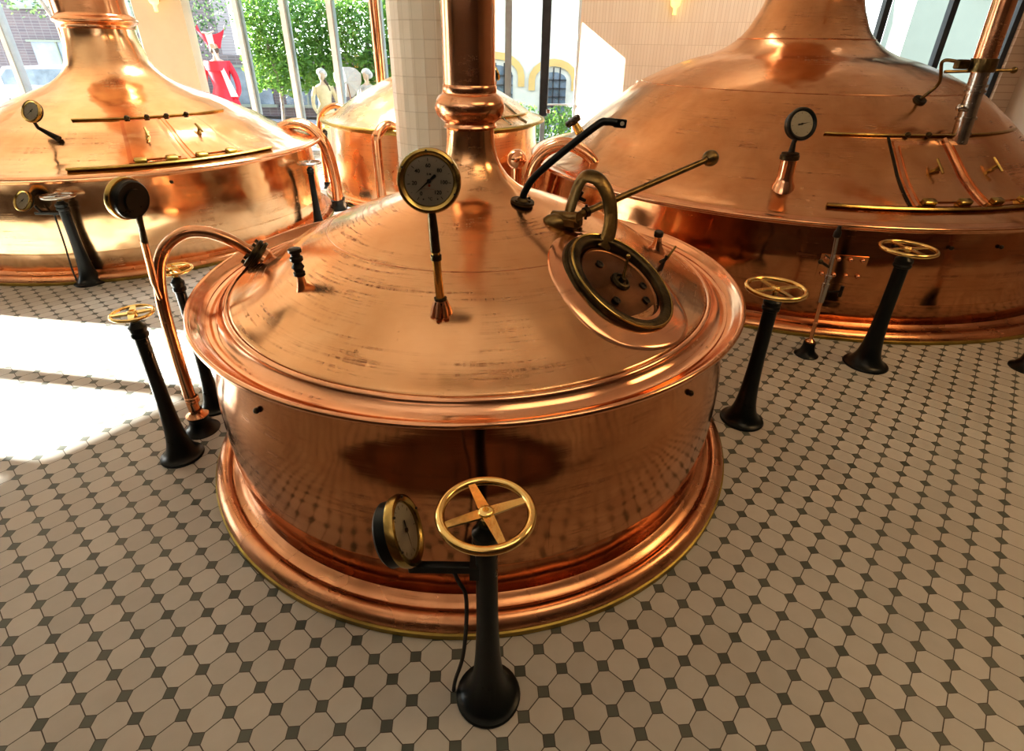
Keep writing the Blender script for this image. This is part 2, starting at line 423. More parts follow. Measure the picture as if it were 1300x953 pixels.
# ------------------------------------------------------------------ profiles (radius, height)
K1 = [(1.195, .972), (1.1, 1.012), (1.0, 1.075), (.9, 1.145), (.8, 1.2), (.7, 1.243), (.6, 1.283), (.5, 1.318), (.38, 1.36), (.27, 1.40), (.2, 1.45), (.165, 1.49), (.135, 1.54), (.118, 1.6), (.113, 1.66), (.113, 1.70)]
KR = [(2.87, .905), (2.75, .945), (2.62, 1.0), (2.5, 1.07), (2.4, 1.14), (2.31, 1.22), (2.22, 1.3), (2.13, 1.38), (2.04, 1.46), (1.94, 1.54), (1.84, 1.62), (1.72, 1.70), (1.56, 1.78), (1.38, 1.86), (1.16, 1.94), (.97, 1.99), (.85, 2.04), (.75, 2.1), (.66, 2.18), (.6, 2.26), (.56, 2.34), (.52, 2.42), (.48, 2.55), (.46, 2.8), (.45, 3.4)]
KL = [(2.08, .97), (2.0, .985), (1.85, 1.03), (1.7, 1.09), (1.57, 1.16), (1.45, 1.24), (1.3, 1.31), (1.14, 1.385), (.98, 1.46), (.78, 1.54), (.6, 1.62), (.49, 1.7), (.43, 1.78), (.39, 1.9), (.355, 2.05), (.345, 2.16)]
KF = [(1.64, 1.07), (1.5, 1.13), (1.25, 1.30), (1.0, 1.44), (.75, 1.56), (.5, 1.66), (.36, 1.75), (.27, 1.86), (.23, 2.0), (.22, 2.2)]
def zof(P, r):
    rs = [p[0] for p in P][::-1]; zs = [p[1] for p in P][::-1]; return float(np.interp(r, rs, zs))
def on(P, r, a, up=0.):
    """point on a dome at radius r and angle a (degrees), raised along the surface normal"""
    e = .02; z = zof(P, r); sl = (zof(P, r + e) - zof(P, r - e)) / (2 * e); n = V((-sl, 0, 1)).normalized()
    a = math.radians(a); nw = V((n.x * math.cos(a), n.x * math.sin(a), n.z))
    return V((r * math.cos(a), r * math.sin(a), z)) + nw * up, nw
def patch(mb, P, r0, r1, a0, a1, up, low=-.01, nr=8, na=14):
    vs = []; fs = []
    for i in range(nr + 1):
        for j in range(na + 1):
            vs.append(on(P, r0 + (r1 - r0) * i / nr, a0 + (a1 - a0) * j / na, up)[0])
    W = na + 1
    for i in range(nr):
        for j in range(na): fs.append((i * W + j, i * W + j + 1, (i + 1) * W + j + 1, (i + 1) * W + j))
    edge = [j for j in range(W)] + [i * W + na for i in range(1, nr + 1)] + [nr * W + j for j in range(na - 1, -1, -1)] + [i * W for i in range(nr - 1, 0, -1)]
    base = len(vs)
    for e_ in edge:
        i, j = divmod(e_, W); vs.append(on(P, r0 + (r1 - r0) * i / nr, a0 + (a1 - a0) * j / na, low)[0])
    m = len(edge)
    for q in range(m): fs.append((edge[q], edge[(q + 1) % m], base + (q + 1) % m, base + q))
    return mb.add(vs, fs)
def arc_on(P, r, a0, a1, up, n=30): return [on(P, r, a0 + (a1 - a0) * i / n, up)[0] for i in range(n + 1)]

def vat(name, label, loc, P, rb, rr, zr, rf, mats, N=160, seam=.27):
    """body, foot ring, brass band, rim and dome of a copper vessel"""
    t = thing(name, label, 'copper kettle', loc)
    b = MB()
    body = [(rb - .012, .03), (rb - .010, .10), (rb - .004, .18), (rb - .001, seam - .010), (rb + .0015, seam - .004), (rb + .001, seam + .006), (rb + .004, .45), (rb, .6), (rb - .022, .75), (rb - .03, .85), (rb - .03, zr - .03)]
    b.lathe(smooth(body, 3), N); b.build('body', mats[0], t, 60)
    f = MB(); w = rf - rb
    f.lathe(smooth([(rb - .02, .092), (rb - .004, .082), (rb + .10 * w, .070), (rb + .24 * w, .062), (rb + .32 * w, .060), (rb + .37 * w, .068), (rb + .5 * w, .078), (rb + .7 * w, .075), (rb + .88 * w, .058), (rb + .97 * w, .038), (rb + .95 * w, .028)], 3), N)
    f.build('foot_ring', mats[1], t, 60)
    g_ = MB(); g_.lathe([(rb, .0), (rf, .0), (rf + .004, .004), (rf + .004, .026), (rf - .002, .03), (rb, .03)], N); g_.build('base_band', 'brass_band', t)
    d = MB(); d.lathe(smooth([(P[0][0] + .006, P[0][1] - .012)] + P, 4), N); d.build('dome', mats[2], t, 60)
    return t

# ================================================================== CENTRAL KETTLE
CX, CY = -.2145, 2.75
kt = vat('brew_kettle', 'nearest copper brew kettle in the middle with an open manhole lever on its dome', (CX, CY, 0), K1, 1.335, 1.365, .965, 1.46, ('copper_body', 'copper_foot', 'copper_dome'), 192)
r = MB()
r.lathe(smooth([(1.20, .958), (1.214, .970), (1.228, .966), (1.238, .95), (1.262, .932), (1.295, .928), (1.325, .938), (1.346, .957), (1.358, .970)], 4)
        + [(1.358 + .0125 + .0125 * math.cos(a), .966 + .0125 * math.sin(a)) for a in [PI * .62 - i * PI * 1.62 / 10 for i in range(11)]]
        + smooth([(1.354, .953), (1.338, .938), (1.318, .922), (1.303, .90)], 3), 192)
r.build('gutter_rim', 'copper_rim', kt, 70)
nk = MB()
nk.lathe([(.113, 1.685), (.123, 1.690), (.126, 1.697), (.122, 1.704), (.120, 1.712)] + smooth([(.125, 1.717), (.146, 1.735), (.159, 1.76), (.163, 1.785), (.157, 1.808), (.142, 1.828), (.127, 1.838)], 4)
         + [(.124, 1.842), (.126, 1.848), (.126, 1.868), (.121, 1.876)], 96)
nk.build('chimney_bulb', 'copper_pipe', kt, 50)
c_ = MB(); c_.lathe([(.119, 1.87), (.119, 4.55)], 96); c_.build('chimney', 'copper_pipe', kt)
sm_ = MB()
sm_.tube(arc_on(K1, .72, 0, 360, .0005, 120), .0022, 6); sm_.build('solder_seam', 'copper_foot', kt)
for a in (-44, 148, -125):
    q = MB(); q.ball((1.315 * math.cos(math.radians(a)), 1.315 * math.sin(math.radians(a)), .80), .013, 12); q.build('rivet', 'dark_brass', kt)
def L(p): return V(p) - V((CX, CY, 0))
# thermometer
gb, gn = on(K1, .905, -93.5)
st = MB()
st.tube([gb + V((0, 0, .04)), gb + V((-.004, -.012, .17)), gb + V((-.006, -.018, .26))], [.0165, .0155, .0155], 16)
st.build('thermometer_stem', 'brass', kt)
cu = MB()
for i in range(7):
    a = 2 * PI * i / 7; rr = .026
    cu.tube([gb + V((rr * 1.3 * math.cos(a), rr * 1.3 * math.sin(a), -.012)), gb + V((rr * math.cos(a), rr * math.sin(a), .02)), gb + V((.55 * rr * math.cos(a), .55 * rr * math.sin(a), .055))], [.011, .013, .009], 8)
cu.build('stem_socket', 'copper_foot', kt)
n2 = MB()
n2.lathe([(.0165, .035), (.025, .037), (.025, .047), (.019, .05), (.024, .054), (.024, .062), (.0165, .066)], 20, gb)
n2.build('stem_nut', 'dark_brass', kt); n2 = MB()
n2.lathe([(.015, .215), (.0195, .217), (.0195, .235), (.016, .237)], 20, gb + V((-.005, -.017, 0)))
n2.tube([gb + V((-.006, -.018, .25)), gb + V((-.007, -.03, .33)), gb + V((-.008, -.045, .42))], [.018, .017, .013], 12)
n2.build('stem_neck', 'dark_brass', kt)
gauge(kt, L((-.279, 1.80, 1.64)), (.06, -1, .22), .101, .045, ring='brass', roll=math.radians(-2))
# nozzle left
p0, n0 = on(K1, .93, -136.7)
q = MB()
ax = V((-.03, .0, 1)).normalized()
q.lathe([(.028, -.02), (.021, .01), (.017, .04), (.0165, .055)], 20, p0, ax); q.build('vent_nozzle', 'copper_foot', kt)
q = MB(); q.lathe([(.018, .05), (.024, .054), (.024, .068), (.018, .072), (.02, .08), (.026, .09), (.02, .102), (.018, .11), (.027, .12), (.027, .132), (.02, .137), (.019, .15), (.027, .155), (.027, .168), (.02, .172), (0, .172)], 20, p0, ax); q.build('vent_cap', 'soot', kt)
# small nozzle right rear
p0, n0 = on(K1, .98, 2)
q = MB(); q.lathe([(.05, -.02), (.03, .015), (.02, .05), (.018, .075)], 20, p0, (.0, -.1, 1)); q.build('vent_nozzle', 'copper_rim', kt)
q = MB(); q.lathe([(.019, .07), (.024, .073), (.024, .095), (.02, .1), (0, .1)], 16, p0, (0, -.1, 1)); q.build('vent_cap', 'soot', kt)
# black bent vent rod with flange
p0, n0 = on(K1, .32, -37.6)
q = MB(); q.lathe([(0, .0), (.055, .0), (.057, .004), (.055, .013), (.03, .015), (.024, .022), (.02, .026), (0, .026)], 28, p0, (.15, -.1, 1))
for i in range(4):
    a = PI / 4 + i * PI / 2; q.lathe([(0, .021), (.007, .021), (.008, .011)], 6, p0 + V((.042 * math.cos(a), .042 * math.sin(a), 0)), (.15, -.1, 1))
q.build('rod_flange', 'dark_brass', kt)
pr = [p0 + V((0, 0, .01)), p0 + V((.012, 0, .055)), p0 + V((.075, -.01, .145)), p0 + V((.305, -.04, .345)), p0 + V((.36, -.045, .368)), p0 + V((.40, -.05, .364))]
q = MB(); q.tube(smooth(pr, 6), .0165, 14); q.build('bent_rod', 'black_iron', kt)
q = MB(); tp = p0 + V((.40, -.05, .363)); q.bbox(tp + V((.014, -.001, 0)), (.055, .014, .036), .003, Matrix.Rotation(.08, 3, 'Y')); bt = q.build('rod_lug', 'black_iron', kt)
q = MB(); q.torus(.0075, .002, tp + V((.022, -.009, 0)), (0, 1, 0), 16, 6); q.lathe([(0, 0), (.006, 0)], 14, tp + V((.022, -.0085, 0)), (0, 1, 0)); q.build('bolt_hole', 'dial', bt)
# manhole
mc, mn = on(K1, .905, -41.5)
MT = Matrix.Translation(mc + V((-.006, .01, .003))) @ frame_of(mn, (0, 0, 1)).to_4x4() @ Matrix.Diagonal((.93, 1.05, 1., 1.))
q = MB(); q.m = MT
q = MB(); rings = [(.20, .02), (.27, .014), (.31, .012), (.335, .010), (.345, .006), (.352, -.006)]; vs = []
for rr, dz in rings:
    for i in range(90):
        a = 2 * PI * i / 90; p = MT @ V((rr * math.cos(a), rr * math.sin(a), 0)); rho = math.hypot(p.x, p.y); vs.append((p.x, p.y, zof(K1, min(rho, 1.192)) + dz))
q.add(vs, [(i * 90 + j, i * 90 + (j + 1) % 90, (i + 1) * 90 + (j + 1) % 90, (i + 1) * 90 + j) for i in range(len(rings) - 1) for j in range(90)])
q.build('manhole_plate', 'copper_rim', kt, 50)
q = MB(); q.m = MT
q.lathe([(.205, -.05), (.206, .022), (.212, .03), (.232, .032), (.248, .026), (.254, .012), (.254, .0), (.268, -.004), (.272, -.02), (.272, -.09)], 80); q.build('manhole_ring', 'dark_brass', kt, 50)
q = MB(); q.m = MT; q.torus(.247, .006, (0, 0, .028), n=80, k=8); q.build('ring_edge', 'brass', kt)
q = MB(); q.m = MT
q.lathe([(.206, -.02), (.203, -.004), (.19, .004), (.185, -.002), (.178, -.004), (.10, .004), (0, .006)], 80)
lid = q.build('manhole_lid', 'copper_lid', kt, 50)
q = MB(); q.m = MT
q.lathe([(.042, .0), (.045, .012), (.038, .022), (.03, .024), (.026, .014), (.014, .014), (.013, .036), (0, .038)], 28); q.build('lid_boss', 'dark_brass', lid)
q = MB(); q.m = MT
q.tube([(0, 0, .03), (.01, .02, .06), (.022, .045, .10)], [.009, .0065, .0055], 10); q.ball((.024, .049, .107), .011, 12); q.build('lid_handle', 'brass', lid)
for (x, y) in ((-.11, -.06), (-.02, .11), (.06, -.12), (.12, -.06)):
    q = MB(); q.m = MT; q.lathe([(.016, .003), (.018, .009), (.012, .011), (.007, .006), (0, .006)], 16, (x, y, 0)); q.build('lid_fitting', 'soot', lid)
# wing nut clamp beside the ring
p0, n0 = on(K1, .97, -17.5)
q = MB(); q.tube([p0 - n0 * .01, p0 + V((.01, 0, .035)), p0 + V((.02, 0, .07))], [.014, .008, .006], 10); q.tube([p0 + V((-.01, -.02, .045)), p0 + V((.03, .02, .05))], .009, 8); q.build('clamp_bolt', 'soot', kt)
q = MB(); q.tube([p0 + V((.02, 0, .05)), p0 + V((.06, .01, .115))], [.007, .005], 8); q.build('clamp_wing', 'brass', kt)
# hinge lug, yoke and counterweight lever
hp = L((.215, 2.46, 1.315))
q = MB()
q.ball(hp + V((-.02, .0, .0)), .056, 18, (1.2, .9, .8)); q.bbox(hp + V((.035, -.01, .014)), (.13, .075, .07), .02, Matrix.Rotation(-.5, 3, 'Z'))
q.tube([hp + V((-.03, .04, .02)), hp + V((.08, -.05, .04))], .028, 14)
q.build('hinge_lug', 'old_brass', kt)
yk = [hp + V((.03, -.01, .02)), hp + V((.05, -.0, .10)), hp + V((.075, .01, .175)), hp + V((.105, .005, .212)), hp + V((.155, -.01, .203)), hp + V((.20, -.025, .145)), hp + V((.222, -.05, .06)), hp + V((.212, -.095, -.02)), hp + V((.185, -.13, -.075))]
q = MB(); q.tube(smooth(yk, 7), [.023, .027, .027], 14, flat=(1.45, .6)); yo = q.build('lid_yoke', 'old_brass', kt)
q = MB(); q.box(hp + V((.075, .02, .125)), (.03, .02, .05), Matrix.Rotation(.5, 3, 'Y')); q.tube([hp + V((.07, .01, .12)), hp + V((.11, .02, .10))], .008, 8); q.build('yoke_catch', 'soot', yo)
ball = L((1.02, 2.99, 1.515)); d_ = (ball - hp).normalized()
q = MB(); q.tube([hp + d_ * .02, hp + d_ * .12, hp + d_ * .35, ball], [.018, .018, .0165, .015], 14); lv = q.build('counterweight_lever', 'old_brass', kt)
q = MB(); q.ball(ball + d_ * .03, .043, 24); q.lathe([(.016, -.02), (.019, -.012), (.016, -.004)], 16, ball, d_); q.build('ball_knob', 'old_brass', lv)
q = MB(); q.lathe([(.015, -.012), (.025, -.01), (.026, .01), (.015, .012)], 12, hp + d_ * .155, d_)
q.tube([hp + d_ * .155 + V((0, 0, -.035)), hp + d_ * .155 + V((0, 0, .035))], .007, 8); q.build('lever_clamp', 'dark_brass', lv)

# ------------------------------------------------------------------ overflow pipe left of the kettle
op = thing('overflow_pipe', 'arched copper overflow pipe from kettle rim down to a black floor socket, thermometer on top', 'pipe', (-1.84, 2.565, 0))
o0 = V((-1.84, 2.565, 0))
pp = [V(p) - o0 for p in ((-1.84, 2.565, .06), (-1.849, 2.565, .25), (-1.846, 2.57, .66), (-1.84, 2.60, .92), (-1.80, 2.64, 1.08), (-1.70, 2.68, 1.165), (-1.60, 2.72, 1.165), (-1.50, 2.75, 1.115), (-1.43, 2.775, 1.05), (-1.36, 2.79, .99))]
q = MB(); q.tube(smooth(pp, 6), .031, 24); q.build('pipe', 'copper_pipe', op)
fd = (V(pp[-1]) - V(pp[-2])).normalized(); fp = V((-1.385, 2.785, 1.012)) - o0
q = MB(); q.lathe([(.03, -.04), (.078, -.04), (.084, -.035), (.084, -.020), (.076, -.017), (.076, -.010), (.088, -.008), (.088, .008), (.03, .008)], 32, fp, fd)
for i in range(6):
    a = 2 * PI * i / 6; Rm = frame_of(fd)
    q.lathe([(0, -.056), (.010, -.056), (.011, -.02)], 6, fp + Rm @ V((.065 * math.cos(a), .065 * math.sin(a), 0)), fd)
q.build('flange', 'dark_brass', op)
q = MB(); q.lathe([(.03, -.02), (.062, -.02), (.066, .004), (.05, .03)], 28, fp + fd * .028, fd); q.build('flange_collar', 'copper_rim', op)
q = MB(); q.lathe([(.031, .20), (.037, .205), (.037, .215), (.033, .22), (.037, .228), (.037, .236), (.031, .24)], 24, (0, 0, 0)); q.lathe([(.031, .10), (.058, .105), (.062, .112), (.05, .122), (.036, .135), (.033, .15)], 28); q.build('pipe_collar', 'copper_foot', op)
q = MB(); q.lathe([(0, 0), (.098, 0), (.1, .006), (.085, .018), (.066, .036), (.055, .06), (.052, .085), (.058, .095), (.058, .104), (.03, .104)], 32); q.build('floor_socket', 'black_iron', op)
gp = V((-1.69, 2.40, 1.415)) - o0
q = MB(); q.tube(smooth([V((-1.842, 2.58, .80)) - o0, V((-1.825, 2.545, .95)) - o0, V((-1.785, 2.50, 1.08)) - o0, V((-1.75, 2.46, 1.20)) - o0], 5), [.012] * 5 + [.017] * 11, 14); q.build('gauge_branch', 'copper_pipe', op)
q = MB(); q.tube([V((-1.752, 2.463, 1.19)) - o0, V((-1.72, 2.43, 1.27)) - o0, V((-1.70, 2.405, 1.34)) - o0], [.016, .013, .016], 12); q.build('gauge_neck', 'dark_brass', op)
gauge(op, gp + V((-.035, .0, 0)), (-.95, .26, .14), .093, .055, numerals=False)

# ------------------------------------------------------------------ valve stands
s1 = stand((-.065, 1.09, 0), 'nearest valve stand with bright brass wheel and a tilted gauge on a side bracket', .142, .89, .95, math.radians(24))
q = MB(); q.bbox((-.125, 0, .665), (.215, .024, .030), .003); q.box((-.02, 0, .665), (.06, .05, .05)); q.build('bracket', 'black_iron', s1)
gauge(s1, (-.238, .01, .805), (.95, .02, .36), .101, .065, numerals=False, roll=.3)
q = MB(); q.tube(smooth([(-.20, 0, .675), (-.225, 0, .71), (-.235, .0, .745)], 4), .013, 10); q.build('gauge_neck', 'soot', s1)
q = MB(); q.tube(smooth([(-.10, 0, .65), (-.085, 0, .60), (-.066, .0, .54), (-.068, .0, .40), (-.085, .0, .22), (-.115, .005, .08), (-.125, .01, .006)], 6), .0065, 8); q.build('capillary_tube', 'black_rubber', s1)
stand((-1.829, 2.332, 0), 'valve stand left of the nearest kettle in front of the copper overflow pipe', .098, .88, .92, .5, minor=.008)
stand((-1.868, 2.785, 0), 'small valve stand tucked behind the overflow pipe against the nearest kettle', .098, .93, .8, .9, minor=.008)
stand((1.443, 2.748, 0), 'valve stand with wide brass wheel right of the nearest kettle', .165, .885, 1.08, .25)
stand((2.617, 3.453, 0), 'valve stand with wide brass wheel standing before the large right tank', .175, .89, 1.25, .15)
s6 = stand((-4.031, 4.776, 0), 'green-black valve stand with gauge bracket before the left tank', .135, .82, 1.15, .5, mat='steel')
q = MB(); q.bbox((-.14, 0, .66), (.26, .02, .024), .003, Matrix.Rotation(.0, 3, 'Z')); q.build('bracket', 'black_iron', s6)
gauge(s6, (-.275, -.06, .785), (-.22, -.82, .5), .092, .045, numerals=False)
q = MB(); q.tube([(-.2, 0, .66), (-.235, -.01, .73)], .012, 8); q.build('gauge_neck', 'soot', s6)
q = MB(); q.tube(smooth([(-.10, 0, .65), (-.095, -.02, .4), (-.10, -.04, .15), (-.08, -.06, .02)], 5), .0075, 8); q.build('capillary_tube', 'black_rubber', s6)
stand((-2.44, 6.62, 0), 'valve stand beside the right side of the left tank under its double outlet pipe', .14, .79, .95, .3, mat='steel')
stand((-3.25, 9.75, 0), 'farthest valve stand, by the glass wall behind the left tank', .12, .80, 1.2, .3, mat='gold_brass')
q = MB(); q.lathe([(0, 0), (.12, 0), (.12, .01), (.09, .03), (.07, .07), (.06, .13), (.055, .2), (0, .2)], 28)
t = thing('pipe_socket', 'black trumpet-shaped floor socket cut by the right edge of the photo', 'pipe socket', (3.80, 3.42, 0)); q.build('socket', 'black_iron', t)
q = MB(); q.lathe([(.03, .19), (.04, .2), (.04, .215), (.028, .22), (.028, .8)], 20); q.build('pipe', 'copper_pipe', t)

# sampling tube by the right tank
sp = thing('sampling_pipe', 'slender copper sampling pipe with glass upper tube and tap before the right tank', 'pipe', (2.24, 3.58, 0))
q = MB(); q.lathe([(0, 0), (.083, 0), (.085, .006), (.07, .018), (.052, .04), (.043, .075), (.042, .11), (.02, .11)], 28); q.build('floor_socket', 'black_iron', sp)
q = MB(); q.tube([(0, 0, .1), (-.005, 0, .3), (-.012, 0, .46)], .0135, 14); q.lathe([(.014, .108), (.034, .112), (.034, .122), (.02, .135), (.014, .14)], 20); q.lathe([(.013, .26), (.019, .264), (.019, .276), (.013, .28)], 16, (-.003, 0, 0)); q.build('pipe', 'copper_pipe', sp)
q = MB(); q.tube([(-.012, 0, .44), (-.014, 0, .56)], [.02, .024], 14); q.lathe([(.016, .555), (.026, .56), (.026, .585), (.018, .59), (.018, .62), (.025, .625), (.025, .645), (.015, .65)], 14, (-.014, 0, 0)); tp = q.build('tap', 'steel', sp)
q = MB(); q.tube([(-.01, 0, .52), (.06, -.01, .525), (.1, -.012, .53)], .008, 8); q.tube([(.1, -.012, .49), (.1, -.012, .57)], .012, 8); q.build('tap_handle', 'soot', tp)
q = MB(); q.tube([(-.016, 0, .64), (-.03, 0, .82), (-.042, 0, .93)], .015, 14); q.build('glass_tube', 'steel', sp)
q = MB(); q.lathe([(.016, .92), (.024, .925), (.024, .96), (.016, .97), (.012, 1.0), (0, 1.0)], 14, (-.044, 0, 0)); q.build('tube_cap', 'soot', sp)
q = MB(); q.tube([(-.02, 0, .70), (-.09, .0, .74)], .01, 8); q.ball((-.10, 0, .745), .018, 12); q.tube([(-.03, 0, .76), (-.02, .1, .76)], .007, 6); q.build('side_valve', 'dark_brass', sp)

# ================================================================== RIGHT TANK
RX, RY = 3.2, 6.9
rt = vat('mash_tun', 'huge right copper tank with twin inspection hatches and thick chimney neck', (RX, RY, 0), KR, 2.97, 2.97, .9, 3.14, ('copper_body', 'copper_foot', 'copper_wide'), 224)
q = MB(); q.lathe(smooth([(2.868, .895), (2.885, .905), (2.90, .897), (2.93, .885), (2.955, .89), (2.985, .898), (3.0, .885), (2.992, .865), (2.965, .858), (2.945, .85), (2.938, .83)], 4), 224); q.build('rim', 'copper_rim', rt, 70)
def LR(p): return V(p) - V((RX, RY, 0))
q = MB(); q.tube(arc_on(KR, 2.09, -106, -46, .012), .011, 8); q.build('upper_rail', 'brass', rt)
q = MB(); q.tube(arc_on(KR, 2.715, -105.5, -55, .014), .022, 8, flat=(1.2, .6)); q.build('lower_rail', 'brass', rt)
for (a0, a1, hl) in ((-91.5, -79.8, -85), (-78.8, -67, -71.5)):
    q = MB(); patch(q, KR, 2.13, 2.68, a0, a1, .010); fr = q.build('hatch_frame', 'copper_rim', rt)
    q = MB(); patch(q, KR, 2.17, 2.64, a0 + .9, a1 - 1.1, .022, .0); hd = q.build('hatch', 'copper_wide', rt)
    p, n = on(KR, 2.36, hl, .02); Rm = frame_of(n)
    q = MB(); q.tube([p, p + n * .06], .013, 10); q.tube([p + n * .06 + Rm @ V((-.0, -.07, 0)), p + n * .06 + Rm @ V((0, .07, 0))], .0095, 8); q.tube([p + n * .022 + Rm @ V((-.05, -.02, 0)), p + n * .022 + Rm @ V((.05, .0, 0))], .012, 8); q.build('latch', 'brass', hd)
    for a in (a0 + 2.2, a1 - 3.2):
        p, n = on(KR, 2.655, a, .028); q = MB(); q.bbox(p, (.10, .055, .04), .006, frame_of(n)); q.build('hinge', 'brass', hd)
q = MB(); q.tube([on(KR, 2.12 + .56 * i / 10, -79.3, .02)[0] for i in range(11)], .016, 8); q.build('hatch_divider', 'copper_foot', rt)
q = MB(); q.tube([on(KR, 2.10 + .6 * i / 10, -92.2, .004)[0] for i in range(11)], .009, 8); q.build('hatch_divider', 'soot', rt)
for a in (-88, -83, -72):
    p, n = on(KR, 2.09, a, .02); q = MB(); q.ball(p, .024, 10); q.build('rail_stud', 'dark_brass', rt)
# seams
q = MB(); q.tube(arc_on(KR, 1.72, 0, 360, .0005, 140), .004, 6); q.build('solder_seam', 'copper_foot', rt)
q = MB(); q.tube(arc_on(KR, .70, 0, 360, .0005, 90), .004, 6); q.build('solder_seam', 'copper_foot', rt)
# thermometer on a copper pocket
b0, bn = on(KR, 2.527, -112.6)
up = V((-.02, 0, 1)).normalized()
q = MB(); q.lathe([(.10, -.06), (.085, .0), (.07, .03), (.062, .07), (.062, .215)], 28, b0, up); q.build('thermometer_pocket', 'copper_rim', rt)
q = MB(); q.lathe([(.062, .20), (.074, .205), (.074, .235), (.066, .24), (.066, .255), (.02, .262), (0, .262)], 24, b0, up); q.build('pocket_cap', 'dark_brass', rt)
q = MB(); q.tube([b0 + V((0, 0, .26)), b0 + V((.0, 0, .33)), b0 + V((.01, -.005, .40))], [.026, .018, .02], 10); q.build('gauge_neck', 'soot', rt)
gauge(rt, LR((2.235, 4.53, 1.53)), (.16, -.94, .3), .122, .07, numerals=False, ring='black_iron', needle=10)
# overhead pipe with steel sleeve and clamp
q = MB(); q.tube([LR((3.755, 4.85, 1.36)), LR((3.715, 4.85, 1.95))], .064, 28)
for z in (1.56, 1.76, 1.80): q.lathe([(.064, -.012), (.076, -.01), (.076, .01), (.064, .012)], 28, LR((3.742 - (z - 1.56) * .06, 4.85, z)), (-.06, 0, 1))
q.tube([LR((3.74, 4.84, 1.62)), LR((3.62, 4.78, 1.64))], .02, 10); q.ball(LR((3.60, 4.77, 1.645)), .03, 12)
q.build('steel_sleeve', 'steel', rt)
q = MB(); q.tube([LR((3.715, 4.85, 1.9)), LR((3.66, 4.85, 3.2)), LR((3.62, 4.85, 4.5))], .078, 32); q.build('riser_pipe', 'copper_pipe', rt)
q = MB(); q.lathe([(.07, -.05), (.092, -.048), (.095, 0), (.092, .048), (.07, .05)], 28, LR((3.712, 4.85, 1.95))); q.bbox(LR((3.56, 4.87, 1.955)), (.1, .06, .07), .01); q.build('pipe_clamp', 'old_brass', rt)
p0, n0 = on(KR, 1.773, -79.8)
q = MB(); q.tube(arc_path([p0 + n0 * .02, p0 + V((.06, -.1, .14)), LR((3.44, 4.95, 1.99)), LR((3.55, 4.87, 1.97))], .06), .013, 10); q.tube([LR((3.45, 4.88, 1.90)), LR((3.95, 4.83, 1.92))], .012, 8); q.ball(LR((3.96, 4.83, 1.92)), .026, 12); q.build('stay_rod', 'old_brass', rt)
q = MB(); q.lathe([(0, .02), (.05, .02), (.055, .012), (.055, 0), (.03, -.02)], 20, p0, n0); q.build('stay_foot', 'dark_brass', rt)
# knob far left on the dome, plate with rivets on the wall
p0, n0 = on(KR, 2.42, 176)
q = MB(); q.lathe([(.06, -.02), (.05, .04), (.045, .10)], 16, p0, n0); q.build('valve_neck', 'brass', rt)
q = MB()
for i in range(6):
    a = 2 * PI * i / 6; q.ball(p0 + n0 * .15 + frame_of(n0) @ V((.075 * math.cos(a), .075 * math.sin(a), 0)), .034, 10)
q.lathe([(0, .10), (.09, .11), (.095, .15), (.08, .18), (0, .19)], 20, p0, n0); q.build('valve_knob', 'soot', rt)
pa = math.radians(-107.5); R0 = 2.975
q = MB()
q.lathe([(2.968, .459), (2.976, .461), (2.976, .649), (2.968, .651)], 8, (0, 0, 0), (0, 0, 1), math.radians(-105.6), math.radians(-99.1)); q.build('repair_plate', 'copper_body', rt)
for i in range(4):
    for z in (.49, .62):
        a = math.radians(-104.8 + i * 1.65); q = MB(); q.ball((2.985 * math.cos(a), 2.985 * math.sin(a), z), .018, 10); q.build('rivet', 'copper_rim', rt)
for a in (-96, -88, -80):
    a = math.radians(a); q = MB(); q.ball((2.965 * math.cos(a), 2.965 * math.sin(a), .74), .016, 10); q.build('rivet', 'soot', rt)

# double arched pipe between kettle and right tank
dp = thing('outlet_pipe', 'paired arched copper pipes leaving the right tank behind the nearest kettle', 'pipe', (0.3, 6.2, 0))
for i, (dx, dy) in enumerate(((0, 0), (.17, .16))):
    pts = [(.62, -.40 + dy, .93 + 0), (.50, -.36 + dy, 1.08), (.30, -.30 + dy, 1.16), (.10, -.24 + dy, 1.10), (-.04, -.18 + dy, .92), (-.09, -.15 + dy, .6), (-.09, -.15 + dy, .08)]
    q = MB(); q.tube(smooth([(x - .05 + dx * .0, y, z - .02) for x, y, z in pts], 6), .058, 20); q.build('pipe', 'copper_pipe', dp)
    q = MB(); q.lathe([(0, 0), (.11, 0), (.1, .02), (.07, .06), (.06, .1), (0, .1)], 24, (-.14, -.15 + dy, 0)); q.build('floor_socket', 'black_iron', dp)
q = MB(); q.lathe([(.058, -.03), (.085, -.03), (.085, .03), (.058, .03)], 24, (.55, -.38, .95), (.9, -.2, -1)); q.build('flange', 'copper_rim', dp)
q = MB(); q.ball((-.28, .05, .93), .11, 20); q.tube([(-.28, .05, .9), (-.28, .05, .05)], .06, 16); q.build('pipe_dome_cap', 'copper_rim', dp)

# ================================================================== LEFT TANK
LX, LY = -4.62, 6.85
lt = vat('lauter_tun', 'left copper tank with twin hatches and ringed chimney neck near the glass wall', (LX, LY, 0), KL, 2.06, 2.14, .98, 2.20, ('copper_back', 'copper_foot', 'copper_back'), 200)
q = MB(); q.lathe(smooth([(2.07, .958), (2.085, .972), (2.10, .968), (2.12, .955), (2.14, .965), (2.16, .975), (2.175, .96), (2.165, .94), (2.13, .93), (2.08, .925), (2.035, .90)], 4), 200); q.build('rim', 'copper_rim', lt, 70)
q = MB(); q.lathe([(.345, 2.14), (.36, 2.15), (.362, 2.17)] + [(.365 + .035 * math.sin(PI * i / 8), 2.18 + .08 * i / 8) for i in range(9)] + [(.352, 2.27), (.345, 2.29), (.345, 4.5)], 80); q.build('chimney', 'copper_pipe', lt, 50)
def LL(p): return V(p) - V((LX, LY, 0))
